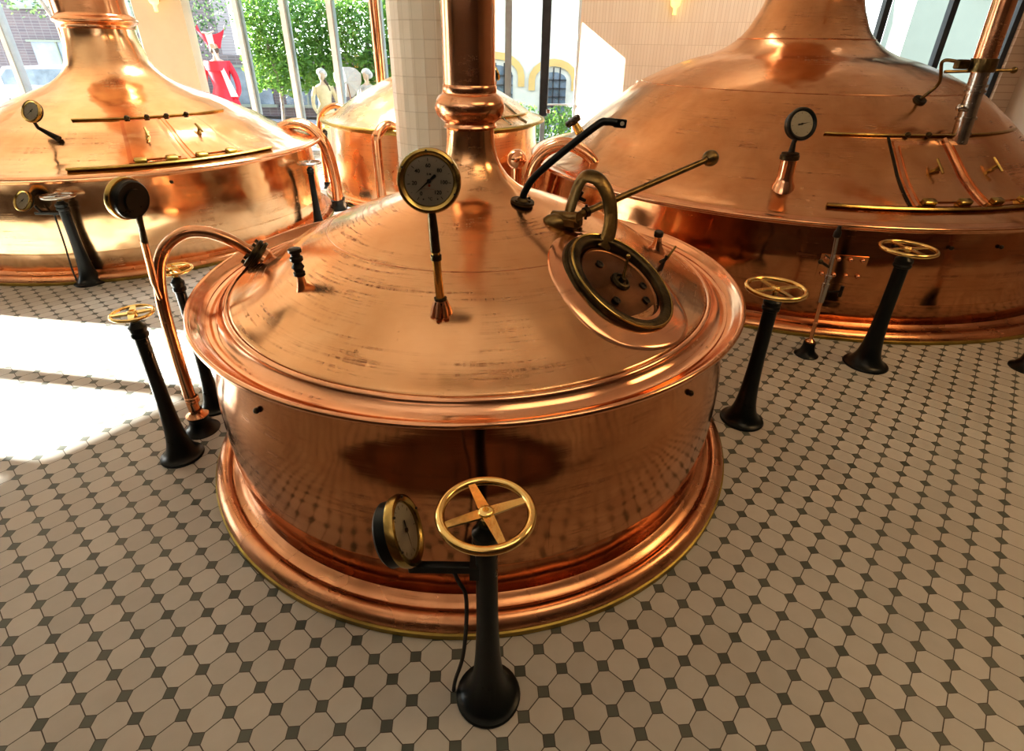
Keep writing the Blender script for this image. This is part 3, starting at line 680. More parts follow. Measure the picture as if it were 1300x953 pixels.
q = MB(); q.tube(arc_on(KL, 1.24, -77, -5, .010), .011, 8); q.build('upper_rail', 'brass', lt)
q = MB(); q.tube(arc_on(KL, 1.965, -72.5, -16, .014), .024, 8, flat=(1.3, .6)); q.build('lower_rail', 'brass_band', lt)
for (a0, a1, hl) in ((-58.5, -43.6, -51), (-42.3, -26, -33)):
    q = MB(); patch(q, KL, 1.27, 1.90, a0, a1, .008); q.build('hatch_frame', 'copper_rim', lt)
    q = MB(); patch(q, KL, 1.31, 1.87, a0 + 1.3, a1 - 1.3, .02, .0); hd = q.build('hatch', 'copper_back', lt)
    p, n = on(KL, 1.53, hl, .02); Rm = frame_of(n)
    q = MB(); q.tube([p, p + n * .05], .013, 8); q.tube([p + n * .05 + Rm @ V((0, -.06, 0)), p + n * .05 + Rm @ V((0, .06, 0))], .011, 8); q.tube([p + n * .02 + Rm @ V((-.02, -.07, 0)), p + n * .02 + Rm @ V((.02, .03, 0))], .011, 8); q.build('latch', 'brass', hd)
    for a in (a0 + 3, a1 - 4):
        p, n = on(KL, 1.90, a, .026); q = MB(); q.bbox(p, (.10, .07, .035), .006, frame_of(n)); q.build('hinge', 'brass_band', hd)
        p, n = on(KL, 1.25, a, .02); q = MB(); q.ball(p, .026, 10); q.build('rail_stud', 'dark_brass', lt)
b0, bn = on(KL, 1.50, -80)
q = MB(); q.tube([b0 + V((.06, -.02, .0)), b0 + V((-.1, -.02, .10)), b0 + V((-.13, -.03, .22))], [.03, .016, .014], 10); q.build('gauge_neck', 'soot', lt)
gauge(lt, LL((-4.40, 5.28, 1.455)), (-.15, -.9, .42), .098, .05, numerals=False)
for a in (-100, -84, -62, -50, -36):
    a_ = math.radians(a); q = MB(); q.ball((2.045 * math.cos(a_), 2.045 * math.sin(a_), .84 if a % 4 else .55), .016, 10); q.build('rivet', 'soot', lt)
# outlet pipes of the left tank
lp = thing('outlet_pipe', 'double arched copper outlet pipe at the right side of the left tank', 'pipe', (-2.47, 7.5, 0))
for dy, dx in ((0, 0), (.14, -.03)):
    pts = [(-.62, dy - .05, 1.05), (-.42, dy - .02, 1.11), (-.24, dy, 1.07), (-.08, dy, .90), (-.01, dy, .66), (.02, dy, .38), (.02, dy, .1)]
    q = MB(); q.tube(smooth([(x + dx, y, z) for x, y, z in pts], 6), .062, 20); q.build('pipe', 'copper_pipe', lp)
    q = MB(); q.lathe([(0, 0), (.12, 0), (.115, .02), (.09, .05), (.082, .1), (.09, .115), (.09, .13), (.06, .135)], 24, (.02 + dx, dy, 0)); q.build('floor_socket', 'black_iron', lp)

# ================================================================== FAR TANK
FX, FY = -1.25, 9.0
ft = vat('wort_kettle', 'farthest copper tank by the glass wall, half hidden behind the white column', (FX, FY, 0), KF, 1.60, 1.69, 1.05, 1.75, ('copper_pale', 'copper_pale', 'copper_pale'), 128)
q = MB(); q.lathe(smooth([(1.63, 1.06), (1.66, 1.075), (1.69, 1.07), (1.70, 1.045), (1.66, 1.03), (1.60, 1.02), (1.575, .99)], 4), 128); q.build('rim', 'brass_band', ft, 70)
q = MB(); q.lathe([(.22, 2.15), (.22, 4.5)], 48); q.build('chimney', 'copper_pipe', ft)
for a in (-75, -58, -42, -28):
    q = MB(); q.tube([on(KF, .6 + i * .1, a, .006)[0] for i in range(11)], .012, 6); q.build('dome_rib', 'dark_brass', ft)
q = MB(); q.tube(arc_on(KF, 1.45, -80, -12, .01), .014, 8); q.build('lower_rail', 'brass', ft)
p, n = on(KF, .95, -12)
q = MB(); q.tube([p, p + V((.02, 0, .12))], .02, 10); q.build('gauge_neck', 'copper_pipe', ft)
gauge(ft, p + V((.03, 0, .22)), (.85, .3, .3), .095, .05, numerals=False)
fp_ = thing('drain_pipe', 'small arched copper pipe on the left side of the farthest tank', 'pipe', (-3.0, 8.8, 0))
q = MB(); q.tube(smooth([(.42, 0, 1.19), (.28, 0, 1.22), (.12, 0, 1.15), (.02, 0, 1.0), (0, 0, .75), (0, 0, .04)], 6), .04, 16); q.build('pipe', 'copper_pipe', fp_)
q = MB(); q.lathe([(0, 0), (.1, 0), (.09, .02), (.06, .05), (.055, .09), (0, .09)], 20); q.build('floor_socket', 'black_iron', fp_)
fq = thing('drain_pipe', 'upright copper pipe bending into the farthest tank next to the white column', 'pipe', (-1.76, 7.22, 0))
q = MB(); q.tube(smooth([(.20, .28, 1.08), (.12, .12, 1.13), (.03, 0, 1.04), (0, 0, .9), (0, 0, .05)], 6), .062, 18); q.build('pipe', 'copper_pipe', fq)
q = MB(); q.lathe([(0, 0), (.11, 0), (.1, .02), (.08, .04), (.07, .08), (0, .08)], 20); q.build('floor_socket', 'copper_foot', fq)
t = thing('riser_pipe', 'slim bright copper riser pipe rising from the farthest tank beside the white column', 'pipe', (-2.19, 9.6, 0))
q = MB(); q.tube([(.0, 0, 1.05), (.02, 0, 1.5), (0, 0, 4.5)], .075, 20); q.build('pipe', 'copper_pipe', t)
q = MB(); q.lathe([(0, 0), (.12, 0), (.12, .02), (.09, .06), (.075, .12), (.075, 1.06)], 20); q.build('pipe_foot', 'copper_pipe', t)
t = thing('riser_pipe', 'slim copper riser pipe just behind the left tank chimney', 'pipe', (-6.28, 8.6, 0))
q = MB(); q.tube([(0, 0, 0), (0, 0, 4.5)], .08, 20); q.build('pipe', 'copper_pipe', t)

# ------------------------------------------------------------------ white column
cl = thing('column', 'round off-white tiled column between the nearest kettle and the farthest tank', 'column', (-.88, 6.25, 0))
q = MB(); q.lathe([(.41, 0), (.41, 4.5)], 20); q.build('shaft', 'column', cl, 10)
q = MB(); q.lathe([(.41, 0), (.44, 0), (.44, .12), (.42, .14), (.41, .14)], 32); q.build('plinth', 'sill', cl)

# ================================================================== THE ROOM
def wallbox(name, p0, p1, z0, z1, th, mat, kind='structure'):
    """wall along p0->p1 with its own local x axis"""
    p0, p1 = V((*p0, 0)), V((*p1, 0)); d = p1 - p0; q = MB(); q.box((d.length / 2, -th / 2 if th > 0 else -th / 2, (z0 + z1) / 2), (d.length, abs(th), z1 - z0))
    o = q.build(name, mat, None, kind=kind); o.location = p0; o.rotation_euler = (0, 0, math.atan2(d.y, d.x)); return o
FYW = 11.85; HZ = 4.5
q = MB(); q.box((-4.5, 3.4, -.03), (27, 17.4, .06)); q.build('floor', 'floor', kind='structure')
ROOM = [(-10.4, 12.0), (8.9, 12.0), (8.9, -5.3), (-10.3, -5.3), (-17.7, -5.25), (-10.4, 5.05)]
q = MB(); q.add([(x, y, z) for z in (HZ, HZ + .1) for x, y in ROOM], [tuple(range(5, -1, -1)), tuple(range(6, 12))] + [(i, (i + 1) % 6, 6 + (i + 1) % 6, 6 + i) for i in range(6)])
q.build('ceiling', 'ceiling', kind='structure')
wallbox('wall_right', (8.75, 10.9), (8.75, -5.2), 0, HZ, -.2, 'tan_wall')
wallbox('wall_front', (8.75, -5.2), (-10.3, -5.2), 0, HZ, -.2, 'rear_wall')
wallbox('wall_back', (1.2, FYW), (4.9, 10.25), 0, HZ, -.2, 'cream_wall')
# header and low kerb of the glass wall
q = MB(); q.box((-4.55, FYW + .1, 3.95), (11.5, .2, 1.1)); q.build('trim_1', 'sill', kind='structure')
q = MB(); q.box((-4.55, FYW, .03), (11.5, .16, .06)); q.build('trim_2', 'frame_grey', kind='structure')
q = MB(); q.box((-4.55, FYW + .32, 3.45), (11.5, .25, .08)); q.build('trim_sunblock', 'sill', kind='structure')  # added unseen ledge outside, keeps high sun off the back wall
# pier
q = MB(); q.box((-6.66, FYW - .02, HZ / 2), (.92, .30, HZ)); q.build('wall_pier', 'pier', kind='structure')
# windows of the glass wall
xs = [-10.3, -9.86, -7.16, -6.22, -5.28, -4.4, -3.52, -2.62, -1.74, -.9, -.17, .54, 1.2]
k = 1
def window(x0, x1, mm, mt='frame_white', transoms=()):
    global k
    dp_ = .14 if x1 < -1 else .045
    w = MB(); w.box((x1, FYW + .02, 1.75), (mm, dp_, 3.4))
    for z in transoms: w.box(((x0 + x1) / 2, FYW, z), (x1 - x0 - .03, .05, .03))
    o = w.build('window_%d' % k, mt, kind='structure')
    g_ = MB(); g_.add([(x0, FYW + .03, .06), (x1, FYW + .03, .06), (x1, FYW + .03, 3.4), (x0, FYW + .03, 3.4)], [(0, 1, 2, 3)]); g_.build('pane', 'glass', o)
    d_ = MB(); d_.box((x1 + mm / 2 + .012, FYW + .03, 1.75), (.03, dp_ * 1.3, 3.4)); d_.build('mullion_side', 'frame_grey', o)
    k += 1
for a, b in zip(xs, xs[1:]):
    if abs(a + 7.16) < .01: continue
    if b > .5 and b < .6:
        window(a, b, .07, 'frame_grey')
    elif b > 1: window(a, b, .08, 'frame_white', (1.02,))
    else: window(a, b, .10, 'frame_white' if b < -.3 else 'frame_grey')
q = MB(); q.bbox((.56, FYW - .0, 2.15), (.17, .055, 2.7), .01); o = q.build('door_1', 'frame_dark', kind='structure')
q = MB(); q.bbox((.66, FYW - .05, .90), (.08, .05, .09), .01); q.build('door_handle', 'steel', o)
# right-hand rear windows
BY = 10.6
q = MB(); q.box((6.8, BY + .1, 3.95), (4.0, .2, 1.1)); q.build('trim_3', 'frame_dark', kind='structure')
q = MB(); q.box((6.8, BY + .1, .2), (4.0, .2, .4)); q.build('trim_4', 'sill', kind='structure')
for a, b in ((4.9, 6.16), (6.16, 7.27), (7.27, 8.39)):
    w = MB(); w.box((b, BY + .03, 1.9), (.10, .12, 3.1)); o = w.build('window_%d' % k, 'frame_dark', kind='structure')
    g_ = MB(); g_.add([(a, BY + .03, .4), (b, BY + .03, .4), (b, BY + .03, 3.4), (a, BY + .03, 3.4)], [(0, 1, 2, 3)]); g_.build('pane', 'glass', o); k += 1
q = MB(); q.box((8.6, BY + .05, HZ / 2), (.34, .3, HZ)); q.build('wall_corner', 'tan_wall', kind='structure')
# left wall: tall windows that let the sun in
LXW = -10.3; HEAD = 3.3
q = MB(); q.box((LXW - .1, 11.45, HZ / 2), (.2, .95, HZ)); q.box((LXW - .1, 6.05, HZ / 2), (.2, 2.3, HZ)); q.build('wall_left', 'cream_wall', kind='structure')
q = MB(); q.box((LXW - .1, 8.0, (HZ + HEAD) / 2), (.2, 6.0, HZ - HEAD)); q.build('trim_5', 'cream_wall', kind='structure')
def side_window(p0, p1, last=.11):
    """one tall pane from p0 to p1 with its post at p1"""
    global k
    p0, p1 = V((*p0, 0)), V((*p1, 0)); d = p1 - p0; Ln = d.length
    w = MB(); w.box((Ln, 0, HEAD / 2), (last, .12, HEAD)); w.box((Ln / 2, 0, .03), (Ln, .12, .06)); o = w.build('window_%d' % k, 'frame_white', kind='structure')
    g_ = MB(); g_.add([(0, .02, .06), (Ln, .02, .06), (Ln, .02, HEAD), (0, .02, HEAD)], [(0, 1, 2, 3)]); g_.build('pane', 'glass', o)
    o.location = p0; o.rotation_euler = (0, 0, math.atan2(d.y, d.x)); k += 1
ys = [11.0, 9.8, 8.5, 7.2]
for a, b in zip(ys, ys[1:]): side_window((LXW, a), (LXW, b))
ux, uy = -.5822, -.8130
def OB(t): return (LXW + ux * t, 5.0 + uy * t)
for a, b in ((0, 1.01), (1.01, 1.92), (1.92, 2.9)): side_window(OB(a), OB(b), .12)
wallbox('wall_left_front', OB(2.9), OB(12.6), 0, HZ, .2, 'cream_wall')
wallbox('trim_6', OB(0), OB(2.9), HEAD, HZ, .2, 'cream_wall')
wallbox('trim_7', OB(12.6), (-10.3, -5.2), 0, HZ, .2, 'rear_wall')
# visitor platform below the camera, mirrored in the kettle
q = MB(); q.bbox((0, -2.42, .08), (14, 5.7, .16), .02); q.build('floor_platform', 'dark_wood', kind='structure')

q = MB(); q.tube([(-3.5, .36, .86), (3.5, .36, .86)], .022, 10)
for i in range(29): q.tube([(-3.5 + .25 * i, .36, .16), (-3.5 + .25 * i, .36, .86)], .009, 6)
q.build('trim_9', 'black_iron', kind='structure')
# sconces
def sconce(loc, rz, label):
    t = thing('wall_sconce', label, 'wall lamp', loc, 'yellow glass wall sconces', rz)
    q = MB(); q.bbox((0, -.03, 0), (.10, .06, .16), .01); q.build('back_plate', 'gold_brass', t)
    q = MB(); q.lathe(smooth([(.03, -.24), (.035, -.14), (.075, -.10), (.09, .02), (.095, .22)], 4), 24, (0, -.13, 0)); q.build('lamp_shade', 'sconce_glass', t)
    q = MB(); q.tube([(0, -.03, -.02), (0, -.13, -.05)], .012, 8); q.build('arm', 'gold_brass', t)
wd = math.atan2(10.25 - FYW, 4.9 - 1.2)
sconce((2.80, FYW + (2.80 - 1.2) * math.tan(wd), 2.80), wd, 'yellow glass wall sconce on the cream tiled wall above the right tank')
sconce((-6.62, FYW - .17, 2.75), 0, 'yellow glass wall sconce on the cream pier above the left tank')

# ================================================================== OUTSIDE
q = MB(); q.box((-2, 26, -.2), (60, 28.2, .2)); q.build('ground', 'street', kind='structure')
q = MB(); q.box((-26, 3, -.2), (20, 18, .2)); q.build('ground_side', 'street', kind='structure')

def building(name, label, x0, x1, y, h, mat, wins, wmat, frame='white_stucco', arch=None, depth=1.):
    t = thing(name, label, 'building', ((x0 + x1) / 2, y, 0)); ox = (x0 + x1) / 2
    q = MB(); q.box((0, depth / 2, h / 2), (x1 - x0, depth, h)); q.build('wall', mat, t)
    for (a, b, c, d) in wins:
        q = MB()
        if arch:
            n = 10; w = (b - a) / 2; m = (a + b) / 2 - ox
            vs = [(a - ox, -.03, c), (b - ox, -.03, c)] + [(m + w * math.cos(PI * i / n), -.03, d + w * .55 * math.sin(PI * i / n)) for i in range(n + 1)]
            q.add(vs, [tuple(range(len(vs)))]); wo = q.build('window', wmat, t)
            q = MB(); R = [(m + (w + .16) * math.cos(PI * i / n), -.05, d + (w * .55 + .16) * math.sin(PI * i / n)) for i in range(n + 1)]; R2 = [(m + (w + .36) * math.cos(PI * i / n), -.05, d + (w * .55 + .36) * math.sin(PI * i / n)) for i in range(n + 1)]
            R = [(m + w + .16, -.05, d - .3)] + R + [(m - w - .16, -.05, d - .3)]; R2 = [(m + w + .36, -.05, d - .3)] + R2 + [(m - w - .36, -.05, d - .3)]
            q.add(R + R2, [(i, i + 1, len(R) + i + 1, len(R) + i) for i in range(len(R) - 1)]); q.build('arch_surround', arch, wo)
            q = MB()
            for i in range(1, 4): q.box((a - ox + (b - a) * i / 4, -.06, (c + d) / 2 + .15), (.04, .04, d - c + .4))
            for z in np.linspace(c, d, 5): q.box((m, -.06, z), (b - a, .04, .04))
            q.build('glazing_bars', 'frame_dark', wo)
        else:
            q.box(((a + b) / 2 - ox, -.02, (c + d) / 2), (b - a, .06, d - c)); wo = q.build('window', wmat, t)
            q = MB(); q.box(((a + b) / 2 - ox, -.07, (c + d) / 2), (.06, .05, d - c)); q.box(((a + b) / 2 - ox, -.07, c), (b - a + .2, .12, .08)); q.box(((a + b) / 2 - ox, -.07, d), (b - a + .2, .1, .06)); q.build('window_frame', frame, wo)
    return t
building('brick_building', 'grey-brown brick building with pale windows across the street', -22, -9.4, 19.5, 9, 'brick', [(-21, -19.5, 1, 2.6), (-18.5, -16.8, 2.9, 4.4), (-15.6, -14.0, 2.9, 4.4), (-12.6, -11.2, 2.3, 3.6), (-18.5, -16.8, .4, 2.0), (-15.4, -13.8, .4, 2.0)], 'pane_pale')
building('brick_building', 'low brick shopfront wall seen under the green hedge', -9.4, -3.2, 18.5, 1.7, 'brick', [(-9, -7.6, .3, 1.4), (-7.2, -5.8, .3, 1.4)], 'pane_dark')
building('yellow_building', 'pale building with ochre-edged arched windows seen between the chimney and cream wall', -3, 3.5, 18.5, 7.5, 'pale_stucco', [(-1.15, -.1, .2, 1.25), (.75, 1.55, .2, 1.15), (-2.8, -1.9, .2, 1.25)], 'pane_dark', arch='ochre')
building('white_annex', 'white building seen through the rear windows right of the large chimney', 10.0, 16, 16, 7, 'white_stucco', [(11.6, 12.4, 3.4, 4.4)], 'pane_pale')

def leaves(mb, c, rad, n, size):
    for _ in range(n):
        while True:
            p = V((random.uniform(-1, 1), random.uniform(-1, 1), random.uniform(-1, 1)))
            if p.length <= 1: break
        p = V((p.x * rad[0], p.y * rad[1], p.z * rad[2])) + V(c)
        d = V((random.gauss(0, 1), random.gauss(0, 1), random.gauss(0, 1))).normalized(); e = d.orthogonal().normalized(); s_ = size * random.uniform(.6, 1.3)
        mb.add([p - d * s_, p + e * s_ * .5, p + d * s_, p - e * s_ * .5], [(0, 1, 2, 3)])
def bush(loc, rad, n, size, label, mat='leaf', group=None, stem=True, cat='hedge', name='hedge'):
    t = thing(name, label, cat, (loc[0], loc[1], 0), group)
    q = MB(); leaves(q, (0, 0, loc[2]), rad, n, size)
    q.build('foliage', mat, t)
    q = MB()
    for i in range(3):
        q.tube([((i - 1) * rad[0] * .5, 0, -.1), ((i - 1) * rad[0] * .4 + .05, 0, loc[2])], [.05, .025], 6)
    q.build('stem', 'bark', t)
t = thing('hedge', 'long bright green hedge outside the middle mullions of the glass wall', 'hedge', (-4.0, 14.6, 0))
q = MB()
for _ in range(15000):
    x, y, z = random.uniform(-2.4, 2.4), random.uniform(-.55, .55), random.uniform(-1, 1)
    zz = 2.05 + z * (1.02 + .10 * math.sin(x * 3.1) + .06 * math.sin(x * 7.7)); y *= 1 + .25 * math.sin(x * 4) * math.cos(zz * 3)
    d = V((random.gauss(0, 1), random.gauss(0, 1), random.gauss(0, 1))).normalized(); e = d.orthogonal().normalized(); s_ = .06 * random.uniform(.6, 1.3); p = V((x, y, zz))
    q.add([p - d * s_, p + e * s_ * .5, p + d * s_, p - e * s_ * .5], [(0, 1, 2, 3)])
q.build('foliage', 'leaf', t)
for x in (-1.9, -.7, .5, 1.7):
    q = MB(); q.tube(smooth([(x, 0, -.1), (x + .08, .05, 1.0), (x - .05, 0, 2.2)], 4), .04, 8); q.build('stem', 'bark', t)
bush((-.15, 15.5, .2), (1.0, .6, .6), 1500, .05, 'low shrub under the arched window of the yellow building', name='shrub', cat='shrub')
bush((1.15, 13.4, .15), (.85, .5, .75), 2600, .05, 'low shrub outside below the window beside the cream wall', name='shrub', cat='shrub')
def tree(loc, h, lean, label, crown, n=1400):
    t = thing('street_tree', label, 'tree', (*loc, 0))
    q = MB(); q.tube(smooth([(0, 0, -.1), (lean * .3, 0, h * .35), (lean * .7, 0, h * .7), (lean, 0, h)], 5), [.16 - .007 * i for i in range(16)], 12)
    for i in range(7):
        z = h * (.35 + .08 * i); a = i * 2.3; x = lean * z / h
        q.tube(smooth([(x, 0, z), (x + .35 * math.cos(a), .3 * math.sin(a), z + .5), (x + .8 * math.cos(a), .6 * math.sin(a), z + 1.3)], 4), [.06 - .005 * j for j in range(9)], 8)
    q.build('trunk', 'bark', t)
    q = MB(); leaves(q, (lean, 0, crown[0]), (crown[1], crown[1] * .8, crown[2]), n, .05); q.build('crown', 'leaf_dark', t)
tree((-9.9, 14.2), 4.2, -.9, 'leaning pale-barked street tree outside the far left window', (3.6, 1.3, 1.2))
tree((-8.7, 15.2), 4.4, .4, 'slim pale-barked street tree just left of the left tank chimney', (3.2, 1.4, 1.6), 1800)
# parked car far left
cr = thing('parked_car', 'grey parked car outside behind the street trees at far left', 'car', (-12.4, 16.6, 0))
pf = [(-2.1, .35), (-2.1, .8), (-1.6, .95), (-1.1, 1.4), (.5, 1.45), (1.2, .98), (2.0, .85), (2.1, .35)]
q = MB(); n = len(pf); vs = [(x, -.8, z) for x, z in pf] + [(x, .8, z) for x, z in pf]
q.add(vs, [tuple(range(n)), tuple(range(2 * n - 1, n - 1, -1))] + [(i, (i + 1) % n, n + (i + 1) % n, n + i) for i in range(n)]); q.build('body', 'car_paint', cr)
q = MB(); q.add([(-1.45, -.82, .97), (1.0, -.82, .97), (.42, -.82, 1.36), (-1.02, -.82, 1.34)], [(0, 1, 2, 3)]); q.build('side_window', 'pane_dark', cr)
for x in (-1.35, 1.3):
    q = MB(); q.lathe([(0, -.1), (.2, -.1), (.33, -.08), (.33, .1), (0, .1)], 24, (x, -.78, .33), (0, 1, 0)); q.build('wheel', 'black_rubber', cr)

# mannequins in the glass corner
def mannequin(loc, label, cloth, top, rz=0., lean=0.):
    t = thing('mannequin', label, 'mannequin', loc, 'costume mannequins outside the glass wall', rz)
    s = top / 1.72
    def ell(rings, n=24):
        q = MB(); vs = []; fs = []
        for (z, rx, ry, ox, oy) in rings:
            for i in range(n):
                a = 2 * PI * i / n; vs.append(((ox + rx * math.cos(a)) * s, (oy + ry * math.sin(a)) * s, z * s))
        for i in range(len(rings) - 1):
            for j in range(n): fs.append((i * n + j, i * n + (j + 1) % n, (i + 1) * n + (j + 1) % n, (i + 1) * n + j))
        fs += [tuple(range(n - 1, -1, -1)), tuple(range((len(rings) - 1) * n, len(rings) * n))]
        return q.add(vs, fs)
    ell([(1.28, .17, .10, 0, 0), (1.36, .17, .10, 0, 0), (1.41, .12, .075, 0, 0), (1.44, .055, .055, 0, 0), (1.5, .045, .05, 0, 0), (1.54, .06, .075, 0, -.01), (1.60, .075, .09, 0, -.01), (1.66, .07, .088, 0, -.01), (1.70, .045, .06, 0, 0), (1.72, .01, .01, 0, 0)]).build('body', 'skin', t)
    ell([(0, .36, .34, 0, 0), (.3, .33, .3, 0, 0), (.8, .22, .2, 0, 0), (1.0, .145, .12, 0, 0), (1.12, .16, .13, 0, -.01), (1.25, .19, .135, 0, -.01), (1.36, .195, .11, 0, 0), (1.40, .15, .09, 0, 0)]).build('dress', cloth, t)
    q = MB()
    for sx in (-1, 1):
        q.tube(smooth([(sx * .18 * s, 0, 1.36 * s), (sx * .26 * s, -.01, 1.15 * s), (sx * .28 * s, -.05 * s, .95 * s), (sx * .24 * s, -.16 * s, .82 * s)], 4), [.055 * s - .0015 * i for i in range(13)], 12)
    q.build('sleeves', cloth, t)
    return t, s
m1, s = mannequin((-6.30, 12.75, .0), 'mannequin in a red gown with a two-pointed red headdress outside the glass wall', 'red_cloth', 1.72, PI * .05)
m1.scale = (1.2, 1.2, 1.2)
# two-pointed headdress
q = MB(); N = 26; vs = []
for i in range(N + 1):
    u = -1 + 2 * i / N; a = u * 1.9
    hgt = .20 + .17 * abs(u) ** 1.6 - .25 * max(0, abs(u) - .93)
    for w, rr in ((0, .085), (.35, .12), (.7, .17), (1, .20)):
        vs.append((rr * 1.15 * math.sin(a), -rr * .75 * math.cos(a) + .03, 1.60 + w * hgt))
fs = [(i * 4 + j, i * 4 + 4 + j, i * 4 + 5 + j, i * 4 + 1 + j) for i in range(N) for j in range(3)]
q.add(vs, fs); q.build('headdress', 'red_cloth', m1)
q = MB(); q.add([(-.045, -.07, 1.60), (.045, -.07, 1.60), (.06, -.14, 1.83), (-.06, -.14, 1.83)], [(0, 1, 2, 3)]); q.build('headdress_panel', 'grey_ribbon', m1)
q = MB(); q.tube([(-.10, -.13, 1.84), (0, -.16, 1.82), (.10, -.13, 1.86)], .014, 8); q.build('headdress_trim', 'white_cloth', m1)
q = MB(); q.ball((0, -.02, 1.58), .08, 16, (1, 1, .9)); q.build('hair', 'hair', m1)
q = MB(); q.add([(.0, -.12, 1.60), (.03, -.12, 1.60), (.30, -.22, .85), (.18, -.24, .85)], [(0, 1, 2, 3)]); q.build('ribbon', 'grey_ribbon', m1)
q = MB()
q.lathe([(.20, 1.26), (.215, 1.34), (.21, 1.41)], 20, (0, 0, 0), (0, 0, 1), PI * .9, PI * 2.1); q.build('collar', 'red_cloth', m1)
m2, s = mannequin((-4.12, 12.7, 0), 'mannequin in a cream blouse with white hair cap outside the glass wall', 'cream_cloth', 1.55, .5)
q = MB(); q.ball((0, .01, 1.51), .10, 16, (1, 1, .75)); q.ball((.06, .04, 1.46), .07, 12); q.build('cap', 'white_cloth', m2)
q = MB(); q.tube(smooth([(.03, -.02, 1.40), (.08, -.05, 1.28), (.12, -.1, 1.15)], 4), [.03, .03, .028, .026, .024, .022, .02, .015, .01], 8); q.build('hair', 'hair', m2)
m3, s = mannequin((-3.22, 12.9, 0), 'mannequin in white with pale swept-back hair beside the copper riser pipe', 'white_cloth', 1.55, -.3)
q = MB(); q.ball((0, .01, 1.51), .10, 16, (1, 1, .8)); q.ball((.04, .05, 1.46), .08, 12); q.build('cap', 'white_cloth', m3)
t = thing('parasol', 'large crumpled white paper parasol behind the cream-bloused mannequin', 'parasol', (-3.62, 12.75, 0))
q = MB(); vs = [(0, .0, 1.34)]; N = 14
for i in range(N):
    a = 2 * PI * i / N; rr = .30 * (1 + .10 * math.sin(3 * a)); vs.append((rr * math.cos(a), .10 + .03 * (i % 2), 1.34 + rr * 1.0 * math.sin(a)))
q.add(vs, [(0, 1 + i, 1 + (i + 1) % N) for i in range(N)]); q.build('canopy', 'white_cloth', t, 5)
q = MB(); q.tube([(0, .02, 1.34), (.1, .3, .0)], .012, 8); q.build('pole', 'dark_wood', t)

# ================================================================== LIGHT
def sun(d, e, ang, col):
    l = bpy.data.lights.new('sun', 'SUN'); l.energy = e; l.angle = ang; l.color = col
    o = bpy.data.objects.new('sun', l); COL.objects.link(o); o.rotation_euler = V(d).to_track_quat('-Z', 'Y').to_euler(); return o
sun((1, -.14, -.368), 75., .009, (1, .96, .88))
def area(loc, target, sx, sy, e, col, spread=PI):
    l = bpy.data.lights.new('area', 'AREA'); l.shape = 'RECTANGLE'; l.size = sx; l.size_y = sy; l.energy = e; l.color = col; l.spread = spread
    o = bpy.data.objects.new('lamp', l); COL.objects.link(o); o.location = loc
    o.rotation_euler = (V(target) - V(loc)).to_track_quat('-Z', 'Y').to_euler(); return o
area((1.6, .6, 4.35), (1.0, 1.6, 0), 2.4, 1.6, 27, (1, .74, .45))
area((4.8, 2.4, 4.35), (4.2, 3.2, 0), 2.0, 1.4, 60, (1, .66, .32))
area((-1.6, -2.2, 4.2), (-1, 0, 4.5), 3, 2, 15, (1, .8, .6))
area((3.2, 7.6, 4.3), (3.1, 11.0, 1.8), 2.5, 1.2, 100, (1, .9, .76))  # added fill to brighten the cream back wall, no fixture there
area((-2.3, 7.6, 4.4), (-2.0, 8.2, 0), 1.6, 2.0, 260, (1, .98, .94), PI * .6)  # added overhead light in place of sunshine on the far floor
sp_ = bpy.data.lights.new('sunpatch_spot', 'SPOT'); sp_.energy = 16000; sp_.color = (1, .97, .9); sp_.spot_size = math.radians(20); sp_.spot_blend = .0; sp_.shadow_soft_size = .01  # added spot, its masked light stands in for sun on the back wall
sp_.use_nodes = True; ln = sp_.node_tree; em = [n for n in ln.nodes if n.type == 'EMISSION'][0]; g = G(ln)
nx, ny, nz = g.xyz(ln.nodes.new('ShaderNodeTexCoord').outputs['Normal'])
bx_ = g.math('DIVIDE', nx, g.math('ABSOLUTE', nz)); by_ = g.math('DIVIDE', ny, g.math('ABSOLUTE', nz))
def inside(x0, x1, y0, top, slope):
    a = g.math('MULTIPLY', g.math('GREATER_THAN', bx_, x0), g.math('LESS_THAN', bx_, x1))
    b = g.math('MULTIPLY', g.math('GREATER_THAN', by_, y0), g.math('LESS_THAN', g.math('MULTIPLY_ADD', bx_, slope, by_), top))
    return g.math('MULTIPLY', a, b)
g._in(em.inputs[1], g.math('ADD', inside(-.030, .026, -.16, .085, .8), inside(.040, .062, -.16, .065, .8)))
so = bpy.data.objects.new('sunpatch_spot', sp_); COL.objects.link(so); so.location = (-6.0, 10.75, 4.35)
so.rotation_euler = (V((1.60, 11.65, 1.45)) - V(so.location)).to_track_quat('-Z', 'Y').to_euler()
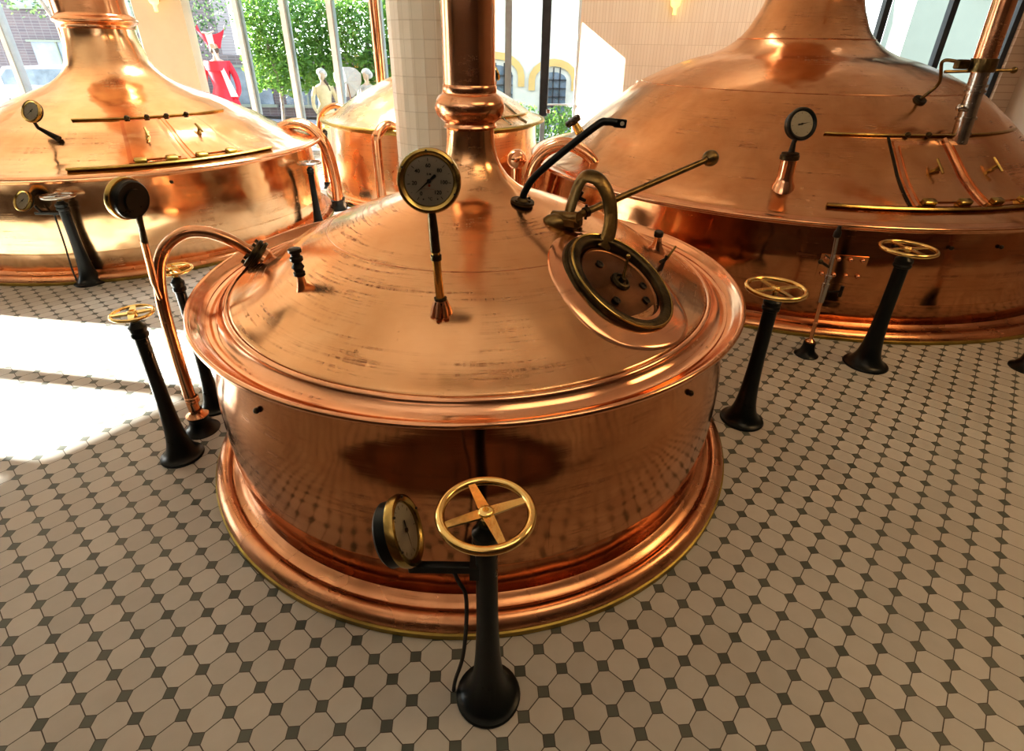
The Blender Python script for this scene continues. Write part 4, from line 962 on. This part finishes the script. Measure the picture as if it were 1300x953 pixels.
# window portals
def portal(loc, target, sx, sy):
    o = area(loc, target, sx, sy, 1, (1, 1, 1)); o.data.cycles.is_portal = True
portal((-4.5, FYW + .3, 1.75), (-4.5, 0, 1.75), 11.2, 3.4)
portal((LXW - .3, 8.0, 1.7), (0, 8.0, 1.7), 6.1, 3.3)
portal((-11.4, 3.95, 1.7), (-6, .35, 1.7), 3.0, 3.3)
portal((6.7, BY + .3, 1.9), (6.7, 0, 1.9), 3.6, 3.0)
# uplight washing the ceiling
area((-1.0, .2, 3.2), (-.6, 1.2, 4.5), 3.0, 2.0, 31, (1, .92, .82))

w = bpy.data.worlds.new('World'); sc.world = w; w.use_nodes = True
nt = w.node_tree; bg = nt.nodes['Background']; g = G(nt)
tc = nt.nodes.new('ShaderNodeTexCoord').outputs['Generated']
_, _, z = g.xyz(tc)
g._in(bg.inputs[0], g.ramp(g.math('MULTIPLY_ADD', z, .5, .5), [(.48, (.75, .78, .80)), (.56, (.92, .96, 1.)), (1., (.55, .75, 1.))]))
bg.inputs[1].default_value = 5.

# ================================================================== CAMERA
F, PITCH_, ROLL = 685.73, math.radians(28.507), math.radians(.870)
cam = bpy.data.cameras.new('Camera'); co = bpy.data.objects.new('Camera', cam); COL.objects.link(co)
cam.sensor_width = 36; cam.lens = F * 36 / 1300; cam.shift_y = -(476.5 - 432) / 1300; cam.clip_start = .05; cam.clip_end = 200
c, s = math.cos(PITCH_), math.sin(PITCH_)
right, fwd, up = V((1, 0, 0)), V((0, c, -s)), V((0, s, c))
r2 = right * math.cos(ROLL) + up * math.sin(ROLL); u2 = up * math.cos(ROLL) - right * math.sin(ROLL)
Mx = Matrix((r2, u2, -fwd)).transposed().to_4x4(); Mx.translation = V((0, 0, 18.448 * .11))
co.matrix_world = Mx
sc.camera = co
sc.view_settings.view_transform = 'Standard'
sc.view_settings.look = 'Medium High Contrast'
sc.view_settings.exposure = .0
sc.cycles.max_bounces = 10; sc.cycles.diffuse_bounces = 4; sc.cycles.glossy_bounces = 6; sc.cycles.transparent_max_bounces = 12
sc.cycles.sample_clamp_indirect = 8; sc.cycles.caustics_refractive = False
sc.cycles.use_denoising = True
